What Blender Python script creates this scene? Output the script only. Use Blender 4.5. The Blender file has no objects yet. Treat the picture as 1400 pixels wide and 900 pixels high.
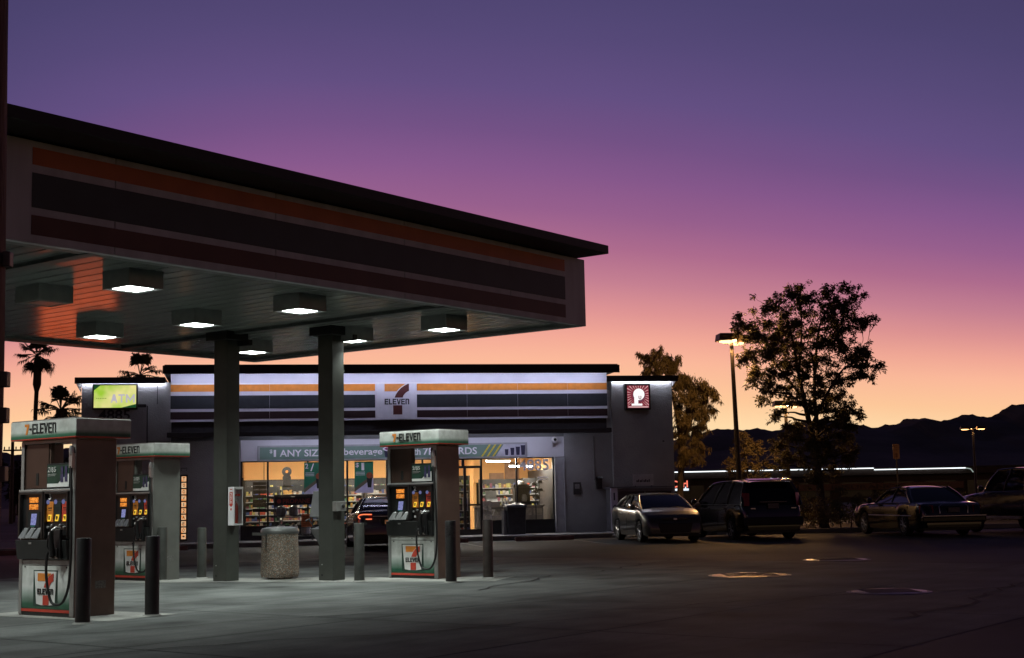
import bpy, math, random
from mathutils import Vector, Matrix
random.seed(7)
R = math.radians
PI = math.pi
scene = bpy.context.scene
COL = scene.collection

# ---------------------------------------------------------------- frames
YA = 0.6494359      # heading of the canopy axis, clockwise from north (+y)
YS = 0.1964448      # store yaw, counter-clockwise
DA = Vector((math.sin(YA), math.cos(YA), 0)); DB = Vector((-math.cos(YA), math.sin(YA), 0))
DS = Vector((math.cos(YS), math.sin(YS), 0)); DN = Vector((-math.sin(YS), math.cos(YS), 0))
def ab(a, b, z=0): return DA*a + DB*b + Vector((0, 0, z))      # canopy frame -> world
def sn(s, n, z=0): return DS*s + DN*n + Vector((0, 0, z))      # store frame -> world

# ---------------------------------------------------------------- materials
def srgb(r, g, b):
    f = lambda c: (c/255/12.92) if c/255 <= 0.04045 else ((c/255+0.055)/1.055)**2.4
    return (f(r), f(g), f(b))
MATS = {}
def mat(name, color, rough=0.6, metal=0.0, var=0.15, scale=6.0, bump=0.0, bscale=None, spec=0.5, detail=4.0, stretch=None):
    if name in MATS: return MATS[name]
    m = bpy.data.materials.new(name); m.use_nodes = True
    nt = m.node_tree; b = nt.nodes['Principled BSDF']
    b.inputs['Roughness'].default_value = rough; b.inputs['Metallic'].default_value = metal
    b.inputs['Specular IOR Level'].default_value = spec
    tc = nt.nodes.new('ShaderNodeTexCoord'); no = nt.nodes.new('ShaderNodeTexNoise')
    no.inputs['Scale'].default_value = scale; no.inputs['Detail'].default_value = detail
    src = tc.outputs['Object']
    if stretch:
        mp = nt.nodes.new('ShaderNodeMapping'); mp.inputs['Scale'].default_value = stretch
        nt.links.new(src, mp.inputs[0]); src = mp.outputs[0]
    nt.links.new(src, no.inputs['Vector'])
    cr = nt.nodes.new('ShaderNodeValToRGB')
    lo = [max(0, c*(1-var)) for c in color]; hi = [min(1, c*(1+var)) for c in color]
    cr.color_ramp.elements[0].position = 0.3; cr.color_ramp.elements[1].position = 0.7
    cr.color_ramp.elements[0].color = (*lo, 1); cr.color_ramp.elements[1].color = (*hi, 1)
    nt.links.new(no.outputs['Fac'], cr.inputs['Fac']); nt.links.new(cr.outputs['Color'], b.inputs['Base Color'])
    if bump:
        n2 = nt.nodes.new('ShaderNodeTexNoise'); n2.inputs['Scale'].default_value = bscale or scale*6
        n2.inputs['Detail'].default_value = 6
        nt.links.new(src, n2.inputs['Vector'])
        bp = nt.nodes.new('ShaderNodeBump'); bp.inputs['Strength'].default_value = bump; bp.inputs['Distance'].default_value = 0.02
        nt.links.new(n2.outputs['Fac'], bp.inputs['Height']); nt.links.new(bp.outputs['Normal'], b.inputs['Normal'])
    MATS[name] = m
    return m
def emit(name, color, strength=1.0, pattern=None):
    if name in MATS: return MATS[name]
    m = bpy.data.materials.new(name); m.use_nodes = True
    nt = m.node_tree; nt.nodes.remove(nt.nodes['Principled BSDF'])
    e = nt.nodes.new('ShaderNodeEmission'); e.inputs['Color'].default_value = (*color, 1); e.inputs['Strength'].default_value = strength
    if pattern:
        tc = nt.nodes.new('ShaderNodeTexCoord'); no = nt.nodes.new('ShaderNodeTexNoise'); no.inputs['Scale'].default_value = pattern[0]
        cr = nt.nodes.new('ShaderNodeValToRGB'); cr.color_ramp.elements[0].position = .35; cr.color_ramp.elements[1].position = .65
        cr.color_ramp.elements[0].color = (*color, 1); cr.color_ramp.elements[1].color = (*pattern[1], 1)
        nt.links.new(tc.outputs['Object'], no.inputs['Vector']); nt.links.new(no.outputs['Fac'], cr.inputs['Fac']); nt.links.new(cr.outputs['Color'], e.inputs['Color'])
    nt.links.new(e.outputs[0], nt.nodes['Material Output'].inputs['Surface'])
    MATS[name] = m
    return m
def glass(name, tint=(1, 1, 1), refl=0.06):
    if name in MATS: return MATS[name]
    m = bpy.data.materials.new(name); m.use_nodes = True
    nt = m.node_tree; nt.nodes.remove(nt.nodes['Principled BSDF'])
    t = nt.nodes.new('ShaderNodeBsdfTransparent'); t.inputs[0].default_value = (*tint, 1)
    g = nt.nodes.new('ShaderNodeBsdfGlossy'); g.inputs['Roughness'].default_value = 0.02
    mx = nt.nodes.new('ShaderNodeMixShader')
    lw = nt.nodes.new('ShaderNodeLayerWeight'); lw.inputs[0].default_value = 0.12
    mu = nt.nodes.new('ShaderNodeMath'); mu.operation = 'ADD'; mu.inputs[1].default_value = refl*0.5
    nt.links.new(lw.outputs['Fresnel'], mu.inputs[0]); nt.links.new(mu.outputs[0], mx.inputs[0])
    nt.links.new(t.outputs[0], mx.inputs[1]); nt.links.new(g.outputs[0], mx.inputs[2])
    nt.links.new(mx.outputs[0], nt.nodes['Material Output'].inputs['Surface'])
    MATS[name] = m
    return m
def zgrad(name, stops, z0, z1, rough=0.4):
    """painted band pattern that follows height in the part's own coordinates (printed decal)"""
    if name in MATS: return MATS[name]
    m = bpy.data.materials.new(name); m.use_nodes = True
    nt = m.node_tree; b = nt.nodes['Principled BSDF']; b.inputs['Roughness'].default_value = rough
    tc = nt.nodes.new('ShaderNodeTexCoord'); sx = nt.nodes.new('ShaderNodeSeparateXYZ'); mr = nt.nodes.new('ShaderNodeMapRange')
    mr.inputs['From Min'].default_value = z0; mr.inputs['From Max'].default_value = z1
    nt.links.new(tc.outputs['Object'], sx.inputs[0]); nt.links.new(sx.outputs['Z'], mr.inputs['Value'])
    cr = nt.nodes.new('ShaderNodeValToRGB')
    while len(cr.color_ramp.elements) < len(stops): cr.color_ramp.elements.new(0.5)
    for e, (p, c) in zip(cr.color_ramp.elements, stops): e.position = p; e.color = (*c, 1)
    no = nt.nodes.new('ShaderNodeTexNoise'); no.inputs['Scale'].default_value = 7; no.inputs['Detail'].default_value = 6
    nt.links.new(tc.outputs['Object'], no.inputs['Vector'])
    c2 = nt.nodes.new('ShaderNodeValToRGB'); c2.color_ramp.elements[0].position = .3; c2.color_ramp.elements[0].color = (.72, .72, .70, 1)
    c2.color_ramp.elements[1].position = .6; c2.color_ramp.elements[1].color = (1, 1, 1, 1)
    nt.links.new(no.outputs['Fac'], c2.inputs['Fac'])
    mx = nt.nodes.new('ShaderNodeMix'); mx.data_type = 'RGBA'; mx.blend_type = 'MULTIPLY'; mx.inputs[0].default_value = 1
    nt.links.new(mr.outputs[0], cr.inputs['Fac']); nt.links.new(cr.outputs['Color'], mx.inputs[6]); nt.links.new(c2.outputs['Color'], mx.inputs[7])
    nt.links.new(mx.outputs[2], b.inputs['Base Color'])
    MATS[name] = m
    return m

# ---------------------------------------------------------------- mesh helpers
class MB:
    def __init__(s): s.v = []; s.f = []; s.m = []
    def add(s, vs, fs, mi=0):
        o = len(s.v); s.v += [tuple(p) for p in vs]; s.f += [tuple(i+o for i in f) for f in fs]; s.m += [mi]*len(fs); return s
    def box(s, x0, x1, y0, y1, z0, z1, mi=0):
        return s.add([(x0, y0, z0), (x1, y0, z0), (x1, y1, z0), (x0, y1, z0), (x0, y0, z1), (x1, y0, z1), (x1, y1, z1), (x0, y1, z1)],
                     [(3, 2, 1, 0), (4, 5, 6, 7), (0, 1, 5, 4), (1, 2, 6, 5), (2, 3, 7, 6), (3, 0, 4, 7)], mi)
    def hexa(s, lo, hi, mi=0):
        """eight corners: four low (ccw), four high (ccw)"""
        return s.add(list(lo)+list(hi), [(3, 2, 1, 0), (4, 5, 6, 7), (0, 1, 5, 4), (1, 2, 6, 5), (2, 3, 7, 6), (3, 0, 4, 7)], mi)
    def tube(s, path, rad, n=10, cap=True, mi=0):
        path = [Vector(p) for p in path]
        if not isinstance(rad, (list, tuple)): rad = [rad]*len(path)
        vs = []; ref = None
        for i, p in enumerate(path):
            t = (path[min(i+1, len(path)-1)]-path[max(i-1, 0)]).normalized()
            if ref is None:
                ref = Vector((0, 0, 1)) if abs(t.z) < 0.9 else Vector((1, 0, 0))
            a = t.cross(ref)
            if a.length < 1e-5: a = t.orthogonal()
            a.normalize(); b = a.cross(t).normalized(); ref = b
            # keep frame continuous
            for k in range(n):
                an = 2*PI*k/n
                vs.append(p+(a*math.cos(an)+b*math.sin(an))*rad[i])
        fs = []
        for i in range(len(path)-1):
            for k in range(n):
                fs.append((i*n+k, i*n+(k+1) % n, (i+1)*n+(k+1) % n, (i+1)*n+k))
        if cap: fs.append(tuple(range(n))[::-1]); fs.append(tuple((len(path)-1)*n+k for k in range(n)))
        return s.add(vs, fs, mi)
    def lathe(s, prof, c=(0, 0, 0), n=24, axis='z', mi=0):
        vs = []
        for r, h in prof:
            for k in range(n):
                a = 2*PI*k/n
                if axis == 'z': vs.append((c[0]+r*math.cos(a), c[1]+r*math.sin(a), c[2]+h))
                elif axis == 'x': vs.append((c[0]+h, c[1]+r*math.cos(a), c[2]+r*math.sin(a)))
                else: vs.append((c[0]+r*math.sin(a), c[1]+h, c[2]+r*math.cos(a)))
        fs = []
        for i in range(len(prof)-1):
            for k in range(n): fs.append((i*n+k, i*n+(k+1) % n, (i+1)*n+(k+1) % n, (i+1)*n+k))
        fs.append(tuple(range(n))[::-1]); fs.append(tuple((len(prof)-1)*n+k for k in range(n)))
        return s.add(vs, fs, mi)
    def prism(s, poly, y0, y1, mi=0):
        """polygon in (x,z), thick from y0 (front) to y1"""
        n = len(poly)
        vs = [(x, y0, z) for x, z in poly]+[(x, y1, z) for x, z in poly]
        fs = [tuple(range(n)), tuple(range(2*n-1, n-1, -1))]+[(i, i+n, (i+1) % n+n, (i+1) % n) for i in range(n)]
        return s.add(vs, fs, mi)
    def prismx(s, poly, x0, x1, mi=0):
        n = len(poly)
        vs = [(x0, y, z) for y, z in poly]+[(x1, y, z) for y, z in poly]
        fs = [tuple(range(n)), tuple(range(2*n-1, n-1, -1))]+[(i, i+n, (i+1) % n+n, (i+1) % n) for i in range(n)]
        return s.add(vs, fs, mi)
    def grid(s, rows, mi=0, closed=False):
        n = len(rows[0]); vs = [p for r in rows for p in r]; fs = []
        for i in range(len(rows)-1):
            for k in range(n-(0 if closed else 1)): fs.append((i*n+k, i*n+(k+1) % n, (i+1)*n+(k+1) % n, (i+1)*n+k))
        return s.add(vs, fs, mi)
    def build(s, name, mats, parent=None, loc=None, rotz=0, smooth=None, bevel=0, seg=2, fix=True):
        me = bpy.data.meshes.new(name); me.from_pydata([tuple(p) for p in s.v], [], s.f)
        if not isinstance(mats, (list, tuple)): mats = [mats]
        for m in mats: me.materials.append(m)
        if len(mats) > 1: me.polygons.foreach_set('material_index', s.m)
        if fix:
            import bmesh
            bm = bmesh.new(); bm.from_mesh(me); bmesh.ops.recalc_face_normals(bm, faces=bm.faces); bm.to_mesh(me); bm.free()
        if smooth:
            me.polygons.foreach_set('use_smooth', [True]*len(me.polygons)); me.set_sharp_from_angle(angle=R(smooth))
        me.update()
        o = bpy.data.objects.new(name, me); COL.objects.link(o)
        if parent: o.parent = parent
        if loc is not None: o.location = loc
        o.rotation_euler.z = rotz
        if bevel:
            b = o.modifiers.new('bevel', 'BEVEL'); b.width = bevel; b.segments = seg; b.limit_method = 'ANGLE'; b.angle_limit = R(40)
        return o
def tag(o, label=None, cat=None, group=None, kind=None):
    if label: o['label'] = label
    if cat: o['category'] = cat
    if group: o['group'] = group
    if kind: o['kind'] = kind
    return o
def thing(name, label, cat, loc=(0, 0, 0), rotz=0, group=None):
    o = bpy.data.objects.new(name, None); COL.objects.link(o); o.empty_display_size = .2
    o.location = loc; o.rotation_euler.z = rotz
    return tag(o, label, cat, group)
def copy_tree(o, parent=None):
    c = o.copy(); COL.objects.link(c)
    if parent: c.parent = parent
    for ch in list(o.children): copy_tree(ch, c)
    return c
def text_mesh(s, w, h, bold=0.0, extr=0.004, skew=0.0):
    """text as verts in (x right, z up) facing -y, box w x h centred on 0 (w None keeps the natural width)"""
    cu = bpy.data.curves.new('lettering', 'FONT'); cu.body = s; cu.size = 1; cu.offset = min(bold, .018); cu.extrude = 0.02; cu.resolution_u = 3
    o = bpy.data.objects.new('lettering', cu)
    me = bpy.data.meshes.new_from_object(o)
    xs = [v.co.x for v in me.vertices]; ys = [v.co.y for v in me.vertices]
    x0, x1, y0, y1 = min(xs), max(xs), min(ys), max(ys)
    sy = h/(y1-y0); sx = (w/(x1-x0)) if w else sy
    vs = [((v.co.x-(x0+x1)/2)*sx+(v.co.y-(y0+y1)/2)*sy*skew, -v.co.z/0.02*extr, (v.co.y-(y0+y1)/2)*sy) for v in me.vertices]
    fs = [tuple(p.vertices) for p in me.polygons]
    wd = (x1-x0)*sx
    bpy.data.meshes.remove(me); bpy.data.objects.remove(o); bpy.data.curves.remove(cu)
    return vs, fs, wd
def text(mb, s, cx, y, cz, w, h, bold=0.02, extr=0.004, mi=0, skew=0, align='C'):
    vs, fs, wd = text_mesh(s, w, h, bold, extr, skew)
    dx = cx + (wd/2 if align == 'L' else (-wd/2 if align == 'R' else 0))
    mb.add([(x+dx, yy+y, z+cz) for x, yy, z in vs], fs, mi)
    return wd

def block(mb, word, x0, y, zc, wd, h, t=.30, gap=.16, extr=.004):
    """heavy condensed capitals drawn as polygons; t = stroke as a share of a letter's width; 'n' is the tall small n"""
    wl = {'L': .86, 'M': 1.35, 'I': .36}; ws = [wl.get(c, 1.0) for c in word]; k = wd/(sum(ws)+gap*(len(word)-1)); x = x0
    for c, w_ in zip(word, ws):
        W = w_*k; T = t*k; v = min(T, h*.20)
        def P(pts): mb.prism([(x+px, zc-h/2+pz*h) for px, pz in pts], y-extr, y)
        q = v/h
        if c == 'E': P([(0, 0), (W, 0), (W, q), (T, q), (T, .5-q/2), (W*.92, .5-q/2), (W*.92, .5+q/2), (T, .5+q/2), (T, 1-q), (W, 1-q), (W, 1), (0, 1)])
        elif c == 'L': P([(0, 0), (W, 0), (W, q), (T, q), (T, 1), (0, 1)])
        elif c == 'V': P([(W/2-T*.55, 0), (W/2+T*.55, 0), (W*1.04, 1), (W*1.04-T, 1), (W/2, .33), (T-W*.04, 1), (-W*.04, 1)])
        elif c == 'n': P([(0, 0), (T, 0), (T, 1-q), (W-T*1.2, 1-q), (W-T, 1-q*1.5), (W-T, 0), (W, 0), (W, .86), (W*.8, 1), (0, 1)])
        elif c == 'A': P([(0, 0), (T*.95, 0), (T*1.12, .22), (W-T*1.12, .22), (W-T*.95, 0), (W, 0), (W/2+T*.62, 1), (W/2-T*.62, 1)])
        elif c == 'T': P([(W/2-T/2, 0), (W/2+T/2, 0), (W/2+T/2, 1-q), (W, 1-q), (W, 1), (0, 1), (0, 1-q), (W/2-T/2, 1-q)])
        elif c == 'M': P([(0, 0), (T, 0), (T, .62), (W/2, .12), (W-T, .62), (W-T, 0), (W, 0), (W, 1), (W-T*.9, 1), (W/2, .42), (T*.9, 1), (0, 1)])
        x += W+gap*k
# ---------------------------------------------------------------- palette
M_asph = None
M_black = mat('black_metal', (.012, .012, .013), .45, var=.3)
M_dark = mat('dark_grey_paint', (.03, .031, .032), .45, var=.25)
M_white = mat('white_panel', (.78, .78, .76), .45, var=.06, scale=3)
M_orange = mat('orange_stripe', (.72, .25, .03), .5, var=.1)
M_green = mat('green_stripe', (.016, .035, .030), .5, var=.15)
M_red = mat('red_stripe', (.06, .012, .010), .5, var=.15)
M_logored = mat('logo_red', (.55, .06, .035), .45, var=.12)
M_logoora = mat('logo_orange', (.75, .25, .04), .45, var=.12)
M_logogrn = mat('logo_green', (.015, .05, .035), .45, var=.2)
M_ink = mat('black_ink', (.012, .016, .015), .5, var=.2)
M_grey = mat('grey_steel', (.33, .34, .33), .4, .5, var=.15)
M_pumppaint = mat('weathered_pump_warm_lit', (.165, .110, .088), .33, var=.22, scale=2.2, detail=8, bump=.05)  # red-brown puts the warm street light into the grey pump paint
M_colpaint = mat('column_paint', (.048, .052, .044), .6, var=.16, scale=3, detail=8, bump=.06)
M_rubber = mat('rubber', (.012, .012, .012), .5, var=.2)
M_chrome = mat('chrome', (.75, .75, .76), .30, 1.0, var=.05)
M_silver = mat('silver_plastic', (.42, .43, .43), .3, .6, var=.15)

# ---------------------------------------------------------------- camera, world, colour
cam = bpy.data.cameras.new('camera'); co = bpy.data.objects.new('camera', cam); COL.objects.link(co); scene.camera = co
F, PITCH, ROLL, HC = 1897.06, 0.1205644, -0.0205734, 1.38
cam.sensor_width = 36; cam.lens = F/1400*36; cam.clip_end = 9000; cam.clip_start = .05
fw = Vector((0, math.cos(PITCH), math.sin(PITCH))); up = Vector((0, -math.sin(PITCH), math.cos(PITCH))); rt = Vector((1, 0, 0))
r2 = rt*math.cos(ROLL)+up*math.sin(ROLL); u2 = up*math.cos(ROLL)-rt*math.sin(ROLL)
mm = Matrix((r2, u2, -fw)).transposed().to_4x4(); mm.translation = (0, 0, HC); co.matrix_world = mm

w = bpy.data.worlds.new('World'); scene.world = w; w.use_nodes = True
nt = w.node_tree; bg = nt.nodes['Background']
def nmath(op, a=None, b=None, c=None):
    n = nt.nodes.new('ShaderNodeMath'); n.operation = op
    for i, x in enumerate((a, b, c)):
        if x is None: continue
        if isinstance(x, (int, float)): n.inputs[i].default_value = x
        else: nt.links.new(x, n.inputs[i])
    return n.outputs[0]
tc = nt.nodes.new('ShaderNodeTexCoord'); sx = nt.nodes.new('ShaderNodeSeparateXYZ'); nt.links.new(tc.outputs['Generated'], sx.inputs[0])
el = nmath('MULTIPLY', nmath('ARCSINE', sx.outputs['Z']), 180/PI)
az = nmath('MULTIPLY', nmath('ARCTAN2', sx.outputs['X'], sx.outputs['Y']), 180/PI)
daz = nmath('SUBTRACT', az, -8.0)
kr = nmath('MULTIPLY', nmath('POWER', nmath('MAXIMUM', daz, 0.0), 2.0), .0055)
kl = nmath('MULTIPLY', nmath('POWER', nmath('MAXIMUM', nmath('MULTIPLY', daz, -1.0), 0.0), 2.0), .0190)
sh = nmath('MINIMUM', nmath('ADD', kr, kl), 11.0)
fac = nt.nodes.new('ShaderNodeMapRange'); fac.inputs['From Min'].default_value = 1; fac.inputs['From Max'].default_value = 13; fac.inputs['To Min'].default_value = .20; fac.inputs['To Max'].default_value = 1
nt.links.new(el, fac.inputs['Value'])
e2 = nmath('DIVIDE', nmath('MAXIMUM', nmath('ADD', el, nmath('MULTIPLY', nmath('SUBTRACT', sh, .95), fac.outputs[0])), 0.0), 45.0)
cr = nt.nodes.new('ShaderNodeValToRGB'); ramp = cr.color_ramp; ramp.interpolation = 'LINEAR'
SKY = [(0, (255, 232, 184)), (2.8, (255, 220, 170)), (4.0, (253, 200, 154)), (5.4, (250, 184, 154)), (6.4, (240, 167, 150)), (7.4, (222, 148, 147)),
       (8.6, (198, 129, 146)), (10.0, (174, 108, 142)), (11.4, (152, 96, 142)), (12.9, (134, 88, 140)), (14.4, (116, 82, 134)), (16.2, (99, 79, 130)),
       (18.4, (86, 73, 120)), (20.4, (77, 68, 112)), (30, (46, 46, 76)), (45, (26, 28, 50))]
while len(ramp.elements) < len(SKY): ramp.elements.new(.5)
for e, (d, c) in zip(ramp.elements, SKY): e.position = d/45; e.color = (*srgb(*c), 1)
nt.links.new(e2, cr.inputs['Fac'])
# thin high haze streaks
no = nt.nodes.new('ShaderNodeTexNoise'); no.inputs['Scale'].default_value = 3.0; no.inputs['Detail'].default_value = 3
mp = nt.nodes.new('ShaderNodeMapping'); mp.inputs['Scale'].default_value = (1, 1, 4); nt.links.new(tc.outputs['Generated'], mp.inputs[0]); nt.links.new(mp.outputs[0], no.inputs['Vector'])
mr = nt.nodes.new('ShaderNodeMapRange'); mr.inputs['From Min'].default_value = .3; mr.inputs['From Max'].default_value = .7
mr.inputs['To Min'].default_value = .975; mr.inputs['To Max'].default_value = 1.025
nt.links.new(no.outputs['Fac'], mr.inputs['Value'])
vm = nt.nodes.new('ShaderNodeVectorMath'); vm.operation = 'SCALE'; nt.links.new(cr.outputs['Color'], vm.inputs[0]); nt.links.new(mr.outputs[0], vm.inputs['Scale'])
# the twilight dims away from the sunset, and nothing glows below the horizon
dim = nt.nodes.new('ShaderNodeMapRange'); dim.inputs['From Min'].default_value = 40; dim.inputs['From Max'].default_value = 120
dim.inputs['To Min'].default_value = 1; dim.inputs['To Max'].default_value = .34
nt.links.new(nmath('ABSOLUTE', daz), dim.inputs['Value'])
low = nt.nodes.new('ShaderNodeMapRange'); low.inputs['From Min'].default_value = -1.5; low.inputs['From Max'].default_value = 0
low.inputs['To Min'].default_value = .02; low.inputs['To Max'].default_value = 1
nt.links.new(el, low.inputs['Value'])
vm2 = nt.nodes.new('ShaderNodeVectorMath'); vm2.operation = 'SCALE'; nt.links.new(vm.outputs[0], vm2.inputs[0])
nt.links.new(nmath('MULTIPLY', dim.outputs[0], low.outputs[0]), vm2.inputs['Scale'])
tint = nt.nodes.new('ShaderNodeMix'); tint.data_type = 'RGBA'; tf = nt.nodes.new('ShaderNodeMapRange'); tf.inputs['From Min'].default_value = 25; tf.inputs['From Max'].default_value = 90
nt.links.new(nmath('ABSOLUTE', daz), tf.inputs['Value']); nt.links.new(tf.outputs[0], tint.inputs[0]); tint.inputs[6].default_value = (1, 1, 1, 1); tint.inputs[7].default_value = (1.0, .96, .80, 1)
vm3 = nt.nodes.new('ShaderNodeVectorMath'); vm3.operation = 'MULTIPLY'; nt.links.new(vm2.outputs[0], vm3.inputs[0]); nt.links.new(tint.outputs[2], vm3.inputs[1])
nt.links.new(vm3.outputs[0], bg.inputs['Color']); bg.inputs['Strength'].default_value = 1.0
scene.view_settings.view_transform = 'Standard'; scene.view_settings.look = 'None'; scene.view_settings.exposure = 0; scene.view_settings.gamma = 1
scene.render.engine = 'CYCLES'; cy = scene.cycles
cy.use_denoising = True; cy.max_bounces = 6; cy.diffuse_bounces = 3; cy.glossy_bounces = 3; cy.transparent_max_bounces = 12; cy.caustics_reflective = False; cy.caustics_refractive = False
cy.sample_clamp_indirect = 4.0; cy.sample_clamp_direct = 0

exec_parts = []
# ================================================================ GROUND
def asphalt_mat():
    m = bpy.data.materials.new('asphalt'); m.use_nodes = True; nt = m.node_tree; b = nt.nodes['Principled BSDF']
    tc = nt.nodes.new('ShaderNodeTexCoord')
    def noise(sc, det, stretch=None):
        n = nt.nodes.new('ShaderNodeTexNoise'); n.inputs['Scale'].default_value = sc; n.inputs['Detail'].default_value = det
        if stretch:
            mp = nt.nodes.new('ShaderNodeMapping'); mp.inputs['Scale'].default_value = stretch; mp.inputs['Rotation'].default_value = (0, 0, .3)
            nt.links.new(tc.outputs['Object'], mp.inputs[0]); nt.links.new(mp.outputs[0], n.inputs['Vector'])
        else: nt.links.new(tc.outputs['Object'], n.inputs['Vector'])
        return n.outputs['Fac']
    big = noise(.22, 5); st = noise(.5, 4, (1, 5, 1)); fine = noise(60, 3)
    c = nt.nodes.new('ShaderNodeValToRGB'); c.color_ramp.elements[0].position = .3; c.color_ramp.elements[0].color = (.021, .020, .020, 1)
    c.color_ramp.elements[1].position = .72; c.color_ramp.elements[1].color = (.050, .049, .049, 1)
    a = nt.nodes.new('ShaderNodeMath'); a.operation = 'MULTIPLY_ADD'; a.inputs[1].default_value = .55; nt.links.new(big, a.inputs[0])
    s2 = nt.nodes.new('ShaderNodeMath'); s2.operation = 'MULTIPLY_ADD'; s2.inputs[1].default_value = .3; nt.links.new(st, s2.inputs[0])
    s3 = nt.nodes.new('ShaderNodeMath'); s3.operation = 'MULTIPLY'; s3.inputs[1].default_value = .15; nt.links.new(fine, s3.inputs[0])
    nt.links.new(s3.outputs[0], s2.inputs[2]); nt.links.new(s2.outputs[0], a.inputs[2]); nt.links.new(a.outputs[0], c.inputs['Fac'])
    nt.links.new(c.outputs['Color'], b.inputs['Base Color'])
    rr = nt.nodes.new('ShaderNodeMapRange'); rr.inputs['From Min'].default_value = .3; rr.inputs['From Max'].default_value = .7; rr.inputs['To Min'].default_value = .62; rr.inputs['To Max'].default_value = .9
    nt.links.new(big, rr.inputs['Value']); nt.links.new(rr.outputs[0], b.inputs['Roughness'])
    b.inputs['Specular IOR Level'].default_value = .25
    bp = nt.nodes.new('ShaderNodeBump'); bp.inputs['Strength'].default_value = .5; bp.inputs['Distance'].default_value = .01
    nt.links.new(noise(35, 6), bp.inputs['Height']); nt.links.new(bp.outputs['Normal'], b.inputs['Normal'])
    return m
def concrete_mat(name, base, joints=None):
    m = bpy.data.materials.new(name); m.use_nodes = True; nt = m.node_tree; b = nt.nodes['Principled BSDF']
    tc = nt.nodes.new('ShaderNodeTexCoord')
    def noise(sc, det, stretch=None):
        n = nt.nodes.new('ShaderNodeTexNoise'); n.inputs['Scale'].default_value = sc; n.inputs['Detail'].default_value = det
        if stretch:
            mp = nt.nodes.new('ShaderNodeMapping'); mp.inputs['Scale'].default_value = stretch
            nt.links.new(tc.outputs['Object'], mp.inputs[0]); nt.links.new(mp.outputs[0], n.inputs['Vector'])
        else: nt.links.new(tc.outputs['Object'], n.inputs['Vector'])
        return n.outputs['Fac']
    stains = noise(.8, 7); tyre = noise(.9, 5, (5, .35, 1)); fine = noise(28, 4)
    def ramp(src, p0, c0, p1, c1):
        c = nt.nodes.new('ShaderNodeValToRGB'); c.color_ramp.elements[0].position = p0; c.color_ramp.elements[0].color = (c0, c0, c0, 1)
        c.color_ramp.elements[1].position = p1; c.color_ramp.elements[1].color = (c1, c1, c1, 1); nt.links.new(src, c.inputs['Fac']); return c.outputs['Color']
    def mul(a, bb):
        x = nt.nodes.new('ShaderNodeMix'); x.data_type = 'RGBA'; x.blend_type = 'MULTIPLY'; x.inputs[0].default_value = 1
        nt.links.new(a, x.inputs[6]); nt.links.new(bb, x.inputs[7]); return x.outputs[2]
    rgb = nt.nodes.new('ShaderNodeRGB'); rgb.outputs[0].default_value = (*base, 1)
    col = mul(rgb.outputs[0], ramp(stains, .3, .42, .65, 1.1)); col = mul(col, ramp(tyre, .3, .78, .65, 1.05)); col = mul(col, ramp(fine, .2, .8, .8, 1.1))
    # oil drips
    vo = nt.nodes.new('ShaderNodeTexVoronoi'); vo.inputs['Scale'].default_value = .55; nt.links.new(tc.outputs['Object'], vo.inputs['Vector'])
    col = mul(col, ramp(vo.outputs['Distance'], .05, .38, .26, 1.0))
    nt.links.new(col, b.inputs['Base Color']); b.inputs['Roughness'].default_value = .8; b.inputs['Specular IOR Level'].default_value = .25
    bp = nt.nodes.new('ShaderNodeBump'); bp.inputs['Strength'].default_value = .25; bp.inputs['Distance'].default_value = .01
    nt.links.new(noise(18, 6), bp.inputs['Height']); nt.links.new(bp.outputs['Normal'], b.inputs['Normal'])
    return m
M_asph = asphalt_mat()
M_conc = concrete_mat('apron_concrete', (.16, .170, .163))
M_conc2 = concrete_mat('island_concrete', (.42, .42, .39))
M_curb = mat('curb_concrete', (.22, .21, .20), .85, var=.25, scale=2, bump=.2)

mb = MB(); mb.add([(-3000, -300, 0), (3000, -300, 0), (3000, 4000, 0), (-3000, 4000, 0)], [(0, 1, 2, 3)])
tag(mb.build('parking_lot', M_asph), kind='structure')
# concrete apron under the canopy, in slabs with open joints
mb = MB()
ys = [1.8, 5.2, 8.6, 12.0, 15.4, 18.8, 22.2, 25.6]; xs = [-24.5, -21.2, -18.0, -14.7, -11.4, -8.1, -4.8]
for i in range(len(xs)-1):
    for j in range(len(ys)-1):
        mb.add([(xs[i]+.017, ys[j]+.017, .004), (xs[i+1]-.017, ys[j]+.017, .004), (xs[i+1]-.017, ys[j+1]-.017, .004), (xs[i]+.017, ys[j+1]-.017, .004)], [(0, 1, 2, 3)])
tag(mb.build('concrete_apron', M_conc, rotz=-YA), kind='structure')
# lighter pads the pumps and columns stand on
mb = MB()
for a0, b0, a1, b1, wd in ((16.05, 21.6, 18.9, 14.6, .62), (10.85, 16.6, 11.0, 14.1, .55)):
    p = Vector((-b0, a0)); q = Vector((-b1, a1)); t = (q-p).normalized(); nn = Vector((-t.y, t.x))*wd
    for k in range(2):
        c0 = p+(q-p)*(k*.5)+t*.006; c1 = p+(q-p)*((k+1)*.5)-t*.006
        mb.add([(c0.x-nn.x, c0.y-nn.y, .009), (c1.x-nn.x, c1.y-nn.y, .009), (c1.x+nn.x, c1.y+nn.y, .009), (c0.x+nn.x, c0.y+nn.y, .009)], [(0, 1, 2, 3)])
tag(mb.build('island_pads', M_conc2, rotz=-YA), kind='structure')
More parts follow.
